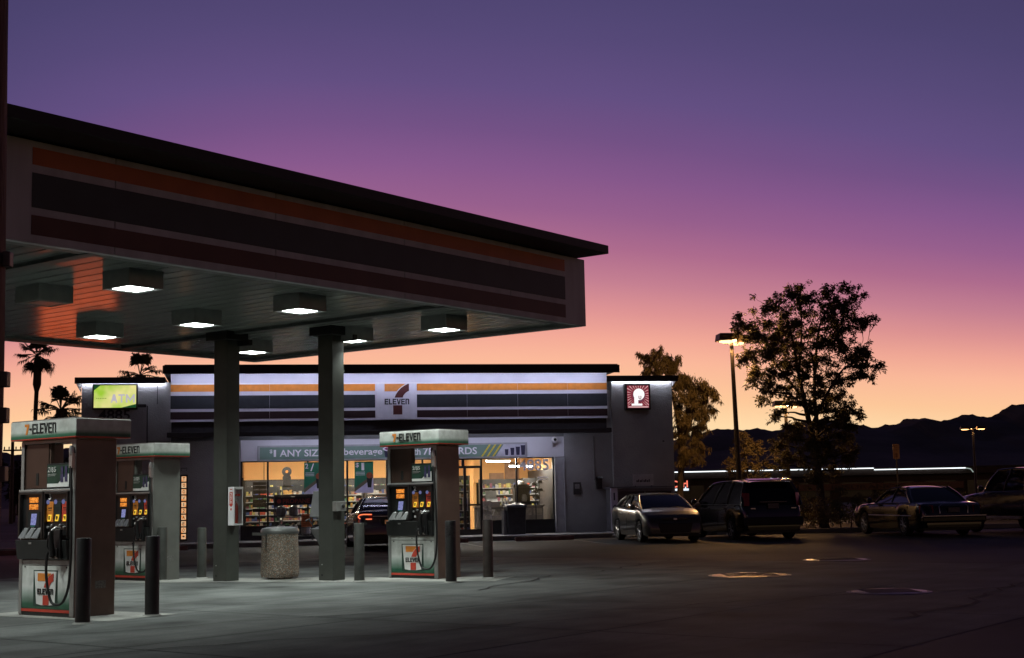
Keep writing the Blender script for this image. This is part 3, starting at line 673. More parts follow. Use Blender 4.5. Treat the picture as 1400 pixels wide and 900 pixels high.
m = MB(); vs, fs, wd = text_mesh('FIRE', .26, .05, .03, .003); m.add([(.135+z*1.0, y-.1065, .65-x) for x, y, z in vs], fs); m.build('lettering', M_white, t)
m = MB(); m.lathe([(.065, .05), (.068, .07), (.068, .46), (.05, .52), (.02, .54), (.02, .58)], (.14, .07, 0), 20); ex = m.build('extinguisher', mat('extinguisher_red', (.30, .035, .02), .3, var=.2), t, smooth=40)
m = MB(); m.box(.10, .18, .03, .12, .40, .52); m.build('tag_label', M_white, ex)
m = MB(); m.tube([(.14, .07, .58), (.15, .10, .66), (.17, .14, .62), (.18, .16, .42)], .014, 8); m.build('nozzle_hose', mat('hose_pale', (.5, .52, .5), .5), ex, smooth=40)
m = MB(); m.box(.12, .22, .04, .16, .70, .75); m.tube([(.12, .1, .725), (.25, .12, .745)], .012, 8); m.build('handle', M_logored, ex)

t = thing('switch_box', 'small grey emergency switch box on the side of the right column', 'switch box', ab(17.58, 17.265, 1.20), -YA)
m = MB(); m.box(0, .10, -.12, .12, 0, .17); m.build('case', M_grey, t, bevel=.006)
m = MB(); m.lathe([(.035, 0), (.035, .02), (.02, .03)], (.10, .04, .085), 14, 'x'); m.build('button', M_dark, t, smooth=40)
m = MB(); m.lathe([(.045, 0), (.045, .006)], (.10, .04, .085), 16, 'x'); m.build('button_ring', M_silver, t)

t = thing('service_station', 'angular grey windshield service hood and bin behind the right column', 'service unit', ab(18.10, 18.08, 0), -YA)
M_hood = mat('hood_grey', (.16, .16, .165), .45, var=.15)
m = MB(); m.box(-.02, .06, .04, .14, 0, 1.5); m.build('post', M_dark, t)
m = MB(); m.prismx([(-.10, 1.56), (.16, 1.54), (.20, 1.02), (.05, 1.05), (-.20, 1.10)], -.20, .04); m.build('hood', M_hood, t, bevel=.006)
m = MB(); m.hexa([(-.14, .02, .55), (-.06, .02, .55), (-.06, .10, .55), (-.14, .10, .55)], [(-.23, -.16, .88), (.03, -.16, .88), (.03, .14, .95), (-.20, .14, .95)]); m.build('bin', M_hood, t, bevel=.004)
m = MB(); m.tube([(-.15, -.05, .85), (-.30, -.12, 1.05)], .012, 8); m.tube([(-.34, -.16, 1.03), (-.27, -.08, 1.07)], .014, 8); m.build('squeegee', M_dark, t)

# tank lids set in the asphalt
def lid(loc, rx, label, m, rot=0):
    t = thing('tank_cover', label, 'tank cover', loc, rot, 'metal tank covers set in the asphalt')
    b = MB(); b.lathe([(rx+.07, .0), (rx+.06, .012), (rx+.012, .014), (rx+.01, .006)], n=40); b.build('ring', mat('cast_iron', (.11, .105, .10), .45, .7, var=.3), t, smooth=30)
    b = MB(); b.lathe([(rx, .003), (rx, .016), (rx*.97, .020), (rx*.3, .021), (.01, .021)], n=40)
    b.build('plate', m, t, smooth=30)
    b = MB()
    for k in range(-3, 4): b.box(-rx*.7, rx*.7, k*rx*.22-.012, k*rx*.22+.012, .0215, .026)
    b.build('tread', mat('cast_iron', (.1, .1, .1), .4), t)
    return t
lid((3.87, 23.45, 0), .62, 'round tank cover tinted as if catching warm light, leftmost of the three on the asphalt', mat('warm_lit_plate', (.42, .27, .14), .40, .8, var=.35, scale=6))  # orange of the caught light is put into the plate colour
lid((6.38, 28.05, 0), .60, 'grey tank cover farthest back, nearest the parked cars', mat('grey_plate', (.42, .42, .43), .34, .85, var=.3, scale=6))
lid((5.02, 19.05, 0), .50, 'dark tank cover nearest the camera in the open asphalt', mat('dark_plate', (.20, .19, .19), .36, .8, var=.4, scale=6))

# foreground pole
t = thing('utility_pole', 'leaning brown pole with metal clamps at the left picture edge', 'pole', (-1.960, 5.0, 0))
pp = [(.045, 0, -.02), (.060, 0, .8), (.066, 0, 1.7), (.060, 0, 2.4), (.050, 0, 3.1), (.043, 0, 3.9)]
m = MB(); m.tube([(x-.10, y, z) for x, y, z in cr_spline(pp, 4)], .145, 24); m.build('shaft', mat('pole_lit_brown', (.15, .080, .055), .8, var=.4, scale=5, stretch=(4, 4, .6), bump=.5, bscale=20), t, smooth=60)  # brown pole with orange street light mixed into its colour
for z in (1.50, 1.71, 1.84, 2.28):
    m = MB(); m.lathe([(.148, -.018), (.152, -.012), (.152, .012), (.148, .018)], (-.037, 0, z), 24); c = m.build('clamp', mat('galvanised', (.06, .055, .05), .5, .5, var=.3), t, smooth=40)
    m = MB(); m.box(.108, .137, -.02, .02, z-.028, z+.028); m.build('bolt_lug', mat('galv_lug', (.16, .155, .15), .5, .4, var=.3), c, bevel=.004)

# ================================================================ STORE  (local x = s along the front, y = n into the building)
st = thing('convenience_store', 'low convenience store with striped lit fascia and glowing orange windows', 'store', (0, 0, 0), YS)
WN = 46.5; Z0 = .152
M_stucco = mat('stucco_grey', (.33, .33, .325), .8, var=.14, scale=1.2, bump=.9, bscale=26)
M_stucco2 = mat('stucco_dark', (.19, .19, .187), .85, var=.14, scale=1.2, bump=.8, bscale=26)
M_lit = mat('band_white', (.66, .66, .70), .5, var=.06, scale=1.5)
for bx in ((-4.91, -2.12, WN-.25, 58, Z0, 5.31), (-2.12, .10, WN, WN+.3, Z0, 5.0), (12.66, 14.83, WN-.25, 58, Z0, 5.31), (10.98, 12.66, WN-.08, WN+.3, Z0, 5.0)):
    mb = MB(); mb.box(*bx); mb.build('wall', M_stucco, st)
mb = MB(); mb.box(-2.12, 12.66, WN, WN+.25, 3.4, 5.5); mb.box(-2.12, .10, WN+.3, 57.9, Z0, 5.4); mb.box(10.98, 12.66, WN+.3, 57.9, Z0, 5.4); mb.box(.10, 10.98, 56.9, 57.9, Z0, 5.4); mb.box(.10, 10.98, WN+.25, 56.9, 3.3, 5.4)
mb.build('upper_wall', M_stucco2, st)
# lit lintel band above the windows and the pale pillar at its right end
mb = MB(); mb.box(.10, 10.98, WN-.02, WN+.2, 2.72, 3.41); mb.build('lintel', M_lit, st, bevel=.006)
mb = MB(); mb.box(10.62, 10.975, WN-.10, WN+.15, Z0, 2.715); mb.box(10.62, 10.66, WN-.13, WN-.101, Z0, 2.7); mb.box(10.94, 10.975, WN-.13, WN-.101, Z0, 2.7); mb.build('pillar', mat('pillar_grey', (.36, .36, .37), .6, var=.1), st, bevel=.008)
# roof caps
M_roof = mat('roof_black', (.008, .008, .009), .6, var=.3)
mb = MB(); mb.box(-2.30, 12.45, 44.36, 58.2, 5.48, 5.68); mb.box(-2.30, 12.45, 44.36, 44.40, 5.42, 5.48); mb.box(-2.25, 12.40, 44.41, 58.1, 5.68, 5.71); rc = mb.build('roof', M_roof, st, bevel=.02)
for x0, x1, br in ((-5.12, -2.31, [(-5.10, 5.31), (-4.93, 5.31), (-4.93, 4.98)]), (12.46, 15.02, [(14.85, 5.31), (15.0, 5.31), (14.85, 5.12)])):
    mb = MB(); mb.box(x0, x1, WN-.40, 58.2, 5.31, 5.47); mb.box(x0, x1, WN-.40, WN-.375, 5.265, 5.31); rf_ = mb.build('wing_roof', M_roof, st, bevel=.006)
    mb = MB(); mb.prism(br, WN-.3, WN-.24); mb.build('eave_bracket', M_white, rf_)
M_led = emit('led_strip', (.70, .71, 1.0), 46); M_led2 = emit('led_strip_wing', (.80, .83, 1.0), 52); M_led3 = emit('soffit_led', (.74, .75, 1.0), 19)
mb = MB(); mb.box(-2.05, 12.15, 44.41, 44.45, 5.458, 5.478); mb.build('light_strip', M_led, st)
for x0, x1 in ((-4.88, -2.32), (12.66, 14.80)):
    mb = MB(); mb.box(x0, x1, WN-.34, WN-.31, 5.285, 5.305); mb.build('wing_light_strip', M_led2, st)
mb = MB(); mb.box(.3, 10.8, 45.40, 45.52, 3.77, 3.785); mb.build('soffit_light_strip', M_led3, st)
# fascia: box front, stripes, dark lower bands
FN = 45.0
mb = MB(); mb.box(-2.08, 12.16, FN, WN-.001, 3.95, 5.47); mb.build('fascia', M_lit, st)
sp = [-2.08, 1.0, 4.38]; sp2 = [5.74, 7.4, 9.1, 10.8, 12.16]
for nm, m, z0, z1 in (('orange_stripe', M_orange, 4.90, 5.125), ('green_stripe', mat('store_green', (.026, .031, .034), .45, var=.15), 4.355, 4.775), ('red_stripe', mat('store_red', (.022, .008, .008), .5, var=.15), 4.025, 4.26)):
    for L in (sp, sp2):
        mb = MB()
        for a, b in zip(L, L[1:]): mb.box(a+(.003 if a > -2 else 0), b-.003, FN-.006, FN, z0, z1)
        mb.build(nm, m, st)
mb = MB(); mb.box(-2.08, 12.16, FN-.012, FN, 5.128, 5.165); mb.build('trim_line', M_white, st)
mb = MB(); mb.box(-2.05, 12.13, FN+.06, FN+.25, 3.62, 3.945); mb.box(-2.05, 12.13, FN+.251, WN-.021, 3.80, 3.944); mb.build('lower_band', mat('band_black', (.018, .018, .02), .5, var=.25), st)
mb.v = []
mb = MB(); mb.box(-2.18, 12.27, FN-.08, FN+.30, 3.47, 3.615); mb.build('ledge', M_black, st, bevel=.01)
# number lettering on the left wing, conduit and meter
mb = MB(); text(mb, '4885', -3.89, WN-.262, 4.265, .98, .34, .03, .012); mb.build('street_number', mat('number_black', (.02, .02, .022), .5), st)
mb = MB(); mb.tube([(-3.19, WN-.27, 4.55), (-2.86, WN-.27, 4.55), (-2.86, WN-.27, 3.2)], .018, 8); mb.box(-3.19, -2.9, WN-.30, WN-.251, 4.50, 4.60); mb.tube([(-2.55, WN-.265, 5.2), (-2.55, WN-.265, 4.6)], .012, 6); mb.tube([(-2.86, WN-.265, 3.4), (-2.15, WN-.265, 3.4)], .008, 6); mb.build('conduit', M_dark, st)
# windows: mullions, sills, panes
M_frame = mat('window_frame_black', (.012, .012, .013), .35, var=.2)
mull = [.12, .98, 2.28, 3.58, 4.90, 6.10]
right = [8.10, 9.32, 10.60]
mb = MB()
for s in mull+right: mb.box(s-.03, s+.03, WN+.02, WN+.12, .62, 2.70)
mb.box(.10, 6.9, WN+.02, WN+.12, 2.69, 2.72); mb.box(8.1, 10.62, WN+.02, WN+.12, 2.69, 2.72)
mb.box(.10, 6.9, WN+.01, WN+.13, .56, .62); mb.box(8.1, 10.62, WN+.01, WN+.13, .56, .62)
mb.build('window_frame', M_frame, st)
mb = MB(); mb.box(.10, 6.9, WN+.03, WN+.16, Z0, .56); mb.box(8.1, 10.62, WN+.03, WN+.16, Z0, .56); mb.build('bulkhead', mat('bulkhead_black', (.011, .011, .012), .5, var=.25), st)
M_pane = glass('store_glass')
allm = mull+[6.88]
for a, b in list(zip(allm, allm[1:]))+list(zip(right, right[1:])):
    mb = MB(); mb.box(a+.03, b-.03, WN+.065, WN+.072, .62, 2.69); mb.build('window_pane', M_pane, st)
# double entrance door with transom
mb = MB()
for s in (6.90, 7.48, 7.52, 8.04): mb.box(s, s+.05, WN-.01, WN+.06, Z0, 2.38)
mb.box(6.90, 8.10, WN-.01, WN+.06, 2.38, 2.46); mb.box(6.95, 8.04, WN-.005, WN+.05, Z0, .34); mb.box(6.9, 8.1, WN-.005, WN+.05, 2.66, 2.72); mb.box(6.95, 8.04, WN-.005, WN+.05, 1.12, 1.18); mb.box(7.42, 7.52, WN-.005, WN+.05, 2.46, 2.66)
d = mb.build('door', M_frame, st)
mb = MB(); mb.box(6.95, 7.48, WN+.02, WN+.027, .34, 2.38); mb.box(7.57, 8.04, WN+.02, WN+.027, .34, 2.38); mb.build('door_pane', M_pane, d)
mb = MB()
for s in (7.44, 7.60): mb.tube([(s, WN-.05, .95), (s, WN-.05, 1.4)], .014, 8)
mb.build('handle', M_chrome, d)
# decal numerals on the right window
mb = MB(); text(mb, '4885', 9.93, WN+.058, 2.46, 1.04, .38, .02, .003); mb.box(10.05, 10.42, WN+.056, WN+.06, 2.02, 2.05); mb.box(10.08, 10.40, WN+.056, WN+.06, 1.95, 1.97); mb.build('window_number', mat('decal_white', (.72, .70, .72), .5), st)
# interior shell
M_ow = mat('orange_interior_wall', (.82, .43, .15), .7, var=.06, scale=1.0)
mb = MB(); mb.box(.12, 10.96, 54.4, 54.55, 2.20, 3.28); mb.box(.12, .2, WN+.4, 54.39, 2.2, 3.28); mb.box(10.86, 10.96, WN+.4, 54.39, 2.35, 3.28)
mb.box(8.75, 10.85, 52.0, 52.12, 1.95, 3.28); mb.box(8.75, 8.87, 52.12, 54.39, Z0, 3.28)
mb.build('interior_wall', M_ow, st)
mb = MB(); mb.box(.12, 10.96, 54.4, 54.55, Z0, 2.195); mb.box(.12, .2, WN+.4, 54.39, Z0, 2.195); mb.box(10.86, 10.96, WN+.4, 54.39, Z0, 2.345)
for s in (1.0, 3.6, 6.1): mb.box(s-.012, s+.012, 54.38, 54.399, 2.2, 3.2)
mb.box(.12, 8.7, 54.3, 54.399, 2.12, 2.23)
mb.build('interior_trim', mat('interior_dark', (.028, .021, .018), .6, var=.3), st)
mb = MB(); mb.box(3.02, 3.12, 52.3, 52.4, Z0, 3.27); mb.build('interior_post', mat('interior_cream', (.8, .66, .45), .6), st)
mb = MB(); mb.box(.12, 10.96, WN+.3, 54.5, 3.20, 3.29); mb.build('interior_ceiling', mat('ceiling_white', (.7, .66, .58), .8, var=.05), st)
mb = MB(); mb.box(.12, 10.96, WN+.2, 54.39, Z0, Z0+.01); mb.build('interior_floor', mat('tile_floor', (.35, .32, .28), .4, var=.15), st)
# a door and wall boards inside
mb = MB(); mb.box(9.35, 9.9, 51.94, 51.99, 1.0, 2.30); mb.box(9.95, 10.5, 51.94, 51.99, 1.9, 2.7); mb.build('back_office_door', mat('office_brown', (.30, .15, .07), .5, var=.2), st)

M_tube = emit('fluorescent', (1.0, .93, .80), 135)
k = 0
for s, n, sz in ((1.4, 48.6, 1.2), (4.2, 48.6, 1.2), (6.6, 48.9, 1.2), (9.0, 48.2, .9), (10.1, 49.6, .9), (1.4, 51.8, 1.2), (4.2, 51.8, 1.2), (7.0, 51.8, 1.2)):
    L = ['over the left front aisle', 'behind the poster with the cup', 'just inside the door', 'over the counter seen through the right window', 'behind the window numerals', 'in the back left corner', 'in the back middle', 'at the back behind the door'][k]; k += 1
    f = thing('ceiling_light', 'long white fluorescent light inside the store '+L, 'ceiling light', sn(s, n, 3.10 if s < 8.5 else (2.66 if s < 9.5 else 2.50)), YS+(.25 if s > 8.5 else 0), 'fluorescent lights inside the store')
    m = MB(); m.box(-sz/2, sz/2, -.12, .12, .0, .06); m.tube([(0, 0, .06), (0, 0, .1 if s < 8.5 else .6)], .01, 6); m.build('tray', M_white, f)
    m = MB(); m.box(-sz/2+.03, sz/2-.03, -.09, .09, -.03, -.001); m.build('tube', M_tube, f)

# ---------------------------------------------------------------- things inside the store
PAL = [(.55, .10, .05), (.60, .32, .08), (.55, .50, .42), (.10, .22, .10), (.08, .12, .30), (.62, .55, .15), (.35, .20, .12), (.65, .62, .58), (.25, .06, .10), (.08, .08, .08)]
M_goods = [mat('goods_%s' % n, tuple(q*.62 for q in c), .5, var=.4, scale=14) for n, c in zip(('red', 'orange', 'cream', 'green', 'blue', 'yellow', 'tan', 'white', 'maroon', 'black'), PAL)]
rg = random.Random(3)
def rack(name, label, s, n, wd, h, dp, levels, grp='goods racks inside the store'):
    t = thing(name, label, 'goods rack', sn(s, n, Z0+.012), YS, grp)
    m = MB(); m.box(-wd/2, wd/2, -.02, .02, 0, h); m.box(-wd/2, -wd/2+.03, -dp/2, dp/2, 0, h); m.box(wd/2-.03, wd/2, -dp/2, dp/2, 0, h); m.build('frame', M_dark, t)
    g = MB()
    for k in range(levels):
        z = .12+(h-.2)*k/levels
        m = MB(); m.box(-wd/2+.03, wd/2-.03, -dp/2, dp/2, z-.03, z); m.build('shelf', mat('shelf_grey', (.3, .3, .29), .5), t)
        x = -wd/2+.05; gap = (h-.2)/levels-.06
        while x < wd/2-.12:
            bw = rg.uniform(.045, .12); bh = gap*rg.uniform(.35, .98)
            g.box(x, x+bw-.008, -dp/2+.02, -.03, z+.002, z+bh, rg.randrange(len(M_goods))); x += bw
    go = g.build('goods', M_goods, t); go['kind'] = 'stuff'
    return t
rack('goods_rack', 'goods rack at the left end of the store, behind the extinguisher cabinet', .85, 49.4, 1.2, 1.75, .5, 7)
rack('goods_rack', 'goods rack behind the propane cage, seen through the second window', 2.2, 50.2, 1.3, 1.78, .5, 7)
rack('goods_rack', 'goods rack seen just right of the right canopy column', 3.75, 49.6, 1.2, 1.72, .5, 7)
rack('goods_rack', 'goods rack behind the dark car\'s roof', 5.2, 50.6, 1.3, 1.75, .5, 7)
rack('goods_rack', 'tall crowded goods rack right behind the entrance door', 7.5, 48.6, 1.0, 2.0, .5, 8)
rack('goods_rack', 'long goods rack far back along the left interior wall', 2.4, 53.6, 4.2, 2.0, .5, 8)
rack('goods_rack', 'long goods rack far back behind the door', 6.6, 53.6, 3.6, 2.0, .5, 8)
rack('goods_rack', 'goods rack on the wall behind the counter', 9.7, 51.6, 1.6, 1.9, .4, 7)
rack('goods_rack', 'goods rack at the far right end of the store, behind the cap rack', 10.55, 50.2, .6, 1.9, .4, 7)
# counter and machines behind the right window
t = thing('sales_counter', 'grey sales counter behind the right window', 'counter', sn(9.40, 48.4, Z0+.012), YS)
m = MB(); m.box(-1.2, 1.15, -.3, .3, 0, .88); m.build('cabinet', mat('counter_grey', (.24, .22, .21), .5, var=.2), t)
m = MB(); m.box(-1.25, 1.2, -.36, .34, .88, .93); m.build('top', mat('counter_top', (.42, .38, .33), .4), t)
m = MB()
for k in range(6): m.box(-1.1+k*.38, -.78+k*.38, -.312, -.301, .58, .82)
m.build('panel', mat('counter_panel', (.38, .35, .30), .5, var=.3, scale=9), t)
m = MB(); text(m, '7', -.62, -.318, .70, .12, .2, .04); m.build('panel_mark', M_white, t)
def machine(name, label, cat, s, n, z, parts):
    t = thing(name, label, cat, sn(s, n, z), YS)
    for nm, m, fn in parts:
        mb = MB(); fn(mb); mb.build(nm, m, t, smooth=40)
    return t
ct = Z0+.012+.93
machine('cash_register', 'grey cash register on the counter left of the window mullion', 'cash register', 8.75, 48.3, ct, [
    ('base', M_silver, lambda m: m.box(-.25, .25, -.22, .22, 0, .14)), ('keyboard', M_dark, lambda m: m.hexa([(-.2, -.26, .14), (.2, -.26, .14), (.2, .05, .14), (-.2, .05, .14)], [(-.2, -.2, .18), (.2, -.2, .18), (.2, .05, .27), (-.2, .05, .27)])),
    ('screen', M_grey, lambda m: m.box(-.2, .18, .0, .06, .22, .52))])
machine('coffee_brewer', 'black coffee brewer with white lid on the counter behind the right window', 'coffee machine', 9.85, 48.3, ct, [
    ('body', M_black, lambda m: (m.box(-.3, .3, -.2, .2, 0, .12), m.box(-.3, -.18, -.2, .2, .12, .62), m.box(-.3, .3, .05, .2, .12, .62))), ('head', M_dark, lambda m: m.box(-.34, .3, -.22, .2, .62, .72)),
    ('pot', M_silver, lambda m: m.lathe([(.09, .13), (.11, .2), (.10, .32), (.06, .38)], (.05, -.08, 0), 16)), ('lid', M_white, lambda m: m.lathe([(.14, .72), (.14, .80), (.08, .86)], (-.05, 0, 0), 16))])
machine('cup_dispenser', 'cluster of pale cups on the counter by the register', 'cups', 9.22, 48.2, ct, [
    ('tray', M_dark, lambda m: m.box(-.16, .16, -.12, .12, 0, .03)), ('cup_stack', M_white, lambda m: [m.lathe([(.03, .03), (.04, .26)], (x, 0, 0), 12) for x in (-.1, 0, .1)])])
machine('magazine_stand', 'white leaflet stand at the left end of the counter', 'leaflet stand', 8.32, 47.6, Z0+.012, [
    ('frame', M_silver, lambda m: (m.box(-.02, .3, 0, .03, 0, 1.1), m.box(-.02, .3, -.2, 0, 0, .05))), ('leaflets', M_goods[2], lambda m: [m.hexa([(x, -.10, z), (x+.12, -.10, z), (x+.12, -.07, z), (x, -.07, z)], [(x, -.03, z+.2), (x+.12, -.03, z+.2), (x+.12, -.01, z+.2), (x, -.01, z+.2)]) for x in (0, .15) for z in (.15, .45, .75)])])
machine('round_rack', 'dark rack hung with round black caps at the right window\'s edge', 'cap rack', 10.28, 48.0, Z0+.012, [
    ('pole', M_dark, lambda m: (m.tube([(0, 0, 0), (0, 0, 1.9)], .02, 8), m.lathe([(.2, 0), (.2, .03)], n=16))),
    ('caps', M_black, lambda m: [m.lathe([(.02, .10), (.09, .08), (.12, 0), (.19, -.01), (.19, -.02)], (x, -.05, z), 14) for x, z in ((-.1, 1.62), (.12, 1.7), (-.08, 1.35), (.14, 1.42), (.02, 1.15))])])
machine('display_spinner', 'tall black display rack behind the glass right of the extinguisher cabinet', 'display rack', .72, 47.2, Z0+.012, [
    ('pole', M_dark, lambda m: m.tube([(0, 0, 0), (0, 0, 1.86)], .02, 8)), ('trays', M_black, lambda m: [m.box(-.22, .22, -.2, .2, z, z+.11) for z in (.9, 1.05, 1.2, 1.35, 1.5, 1.65, 1.78)]), ('foot', M_dark, lambda m: m.lathe([(.25, 0), (.25, .04)], n=16))])
machine('drinks_urn', 'dark two ringed urn silhouette on the rack in the second window', 'urn', 1.72, 50.2, Z0+1.79, [
    ('body', M_black, lambda m: (m.box(-.14, .14, -.1, .1, 0, .18), m.lathe([(.15, -.05), (.15, .05)], (0, 0, .27), 18, 'y'), m.lathe([(.17, -.05), (.17, .05)], (0, 0, .5), 18, 'y'))), ('dial', M_orange, lambda m: m.lathe([(.05, -.06), (.05, -.055)], (0, 0, .5), 12, 'y'))])
machine('birdhouse_display', 'dark house shaped display left of the right canopy column', 'display', 2.72, 50.2, Z0+1.79, [
    ('base', M_black, lambda m: m.box(-.2, .2, -.15, .15, 0, .2)), ('roof', M_black, lambda m: m.prism([(-.33, .2), (.33, .2), (.08, .42), (.06, .48), (-.06, .48), (-.08, .42)], -.2, .2))])
machine('hot_food_case', 'dark cabinet top behind the glass above the dark car', 'food case', 5.45, 47.4, Z0+.012, [
    ('body', M_black, lambda m: m.box(-.45, .45, -.2, .3, 0, 1.86)), ('shelf_edge', M_silver, lambda m: m.box(-.45, .45, -.22, -.2, 1.0, 1.04))])

# ---------------------------------------------------------------- signs on the store
t = thing('logo_sign', 'square white logo sign with a big numeral in the middle of the store fascia', 'sign', sn(5.06, FN-.02, 4.56), YS)
m = MB(); m.box(-.655, .655, -.03, .015, -.60, .58); m.build('panel', mat('sign_white', (.66, .66, .69), .45, var=.06), t, bevel=.006)
arc_logo(t, .02, .06, .80, 1.00, -.031, mat('logo_sign_orange', (.62, .24, .05), .45, var=.1), mat('logo_sign_red', (.085, .022, .018), .45, var=.15), M_ink)
t = thing('atm_sign', 'glowing green rectangular sign reading ATM on the left wing', 'sign', sn(-3.86, WN-.25, 4.85), YS)
m = MB(); m.box(-.70, .70, -.20, -.001, -.42, .40); m.build('case', M_black, t, bevel=.01)
m = MB(); m.box(-.655, .655, -.206, -.2005, -.365, .355); f = m.build('face', emit('atm_green', (.36, .62, .045), .95, (1.6, (.85, .78, .32))), t)
m = MB(); block(m, 'ATM', -.13, -.2065, -.07, .74, .27, t=.24); m.build('lettering', emit('atm_white', (.62, .58, .66), .8), f)
m = MB(); text(m, 'CASH', -.42, -.21, -.07, .24, .06, .01)
m.v = []; m.f = []; m.m = []
for k in range(6): m.box(-.58+k*.055, -.545+k*.055, -.21, -.2065, -.075, -.055)
m.build('small_print', emit('atm_print', (.25, .35, .05), .5), f)
for tri in ([(-.655, .19), (-.45, .355), (-.655, .355)], [(.655, -.365), (.655, -.25), (.2, -.365)]):
    m = MB(); m.prism(tri, -.2115, -.2065); m.build('swoosh', emit('atm_deep', (.02, .12, .04), .5), f)
t = thing('letter_sign', 'small square red sign with a white letter P and sun rays on the right wing', 'sign', sn(13.54, WN-.25, 4.73), YS)
m = MB(); m.box(-.45, .45, -.22, -.001, -.45, .45); m.build('case', M_black, t, bevel=.012)
m = MB(); m.box(-.385, .385, -.226, -.2205, -.385, .385); f = m.build('face', emit('sign_maroon', (.26, .035, .055), .8), t)
m = MB()
for k in range(26):
    a = 2*PI*k/26+.06; a2 = a+.045; r0, r1 = .235, .385/max(abs(math.cos(a)), abs(math.sin(a)))*.97
    r1 = min(r1, .52)
    m.prism([(r0*math.cos(a), .03+r0*math.sin(a)), (r1*math.cos(a-.02), max(-.30, min(.38, r1*math.sin(a-.02)))), (r1*math.cos(a2), max(-.30, min(.38, r1*math.sin(a2))))], -.2295, -.2265)
m.build('ray', emit('sign_pink', (.80, .50, .50), .85), f)
m = MB(); m.lathe([(.235, 0), (.235, -.003)], (.03, -.2268, .04), 32, 'y'); rr = m.build('disc', emit('sign_disc', (.20, .05, .09), .7), f)
m = MB(); m.lathe([(.20, -.001), (.20, -.004)], (.03, -.23, .08), 28, 'y'); m.box(-.14, .0, -.2345, -.2305, -.29, .14); m.box(-.24, .14, -.2350, -.2305, -.31, -.24); m.build('letter', emit('sign_letter', (.95, .93, .93), 1.1), f)
m = MB(); m.tube([(.03, -.2346, .03), (.03, -.2346, -.06), (.07, -.2346, -.09), (.10, -.2346, -.06), (.10, -.2346, .03)], .014, 8); m.build('letter_eye', emit('sign_disc', (.2, .05, .09)), f)
m = MB(); m.box(-.36, .36, -.2295, -.2265, -.375, -.335); m.build('caption_bar', emit('sign_pink', (.8, .5, .5)), f)

t = thing('promo_banner', 'long green promotional banner over the store windows', 'banner', sn(5.16, WN-.03, 2.965), YS)
m = MB(); m.box(-4.52, 4.52, -.06, 0, -.26, .26); m.build('frame', mat('banner_frame', (.38, .39, .40), .45, .3, var=.1), t, bevel=.01)
m = MB(); m.box(-4.44, 4.44, -.068, -.0605, -.20, .20); f = m.build('face', mat('banner_green', (.17, .27, .22), .5, var=.1, scale=2), t)
M_btx = mat('banner_text_white', (.80, .78, .82), .5, var=.03); yb = -.072
m = MB(); text(m, '$', -4.08, yb, .06, .09, .14, .02); text(m, '1', -3.955, yb, .0, .075, .23, .004); text(m, 'ANY SIZE', -3.80, yb, .0, 1.42, .23, .025, align='L'); text(m, 'hot beverage', -2.30, yb, -.01, 1.88, .29, .02, align='L')
text(m, 'with', .36, yb, .0, .50, .24, .02, align='L'); text(m, '7REWARDS', .95, yb, 0, 1.83, .24, .03, align='L'); m.build('lettering', M_btx, f)
m = MB(); m.prism([(3.42, -.20), (4.44, -.20), (4.44, .20), (3.70, .20)], yb-.001, yb+.003); m.build('pale_corner', mat('banner_pale', (.52, .52, .60), .5), f)
m = MB()
for k in range(3): m.prism([(2.92+k*.19, -.20), (2.98+k*.19, -.20), (3.26+k*.19, .20), (3.20+k*.19, .20)], yb, yb+.003)
m.build('straw', mat('straw_yellow', (.72, .58, .05), .5, var=.35, scale=30), f)
m = MB()
for x, h, wv in ((3.80, .20, .085), (4.0, .245, .095), (4.19, .28, .10), (4.37, .33, .105)):
    m.prism([(x-wv*.55+.0, -.165), (x+wv*.55, -.165), (x+wv*.75, -.165+h), (x-wv*.75, -.165+h)], yb-.005, yb-.001)
m.build('cup', mat('cup_navy', (.025, .025, .06), .4, var=.2), f)
m = MB(); m.prism([(-.33, -.17), (.13, -.17), (.17, .09), (-.37, .09)], yb-.003, yb+.003); m.build('bowl_cup', mat('cup_navy', (.025, .025, .06)), f)
m = MB(); m.prism([(-.10+.31*math.cos(a), .10+.085*math.sin(a)) for a in [2*PI*k/24 for k in range(24)]], yb-.008, yb-.004); m.build('bowl_rim', M_btx, f)
m = MB(); m.prism([(-.10+.25*math.cos(a), .105+.058*math.sin(a)) for a in [2*PI*k/24 for k in range(24)]], yb-.012, yb-.009); m.build('bowl_drink', mat('drink_plum', (.30, .06, .18), .4, var=.3, scale=20), f)

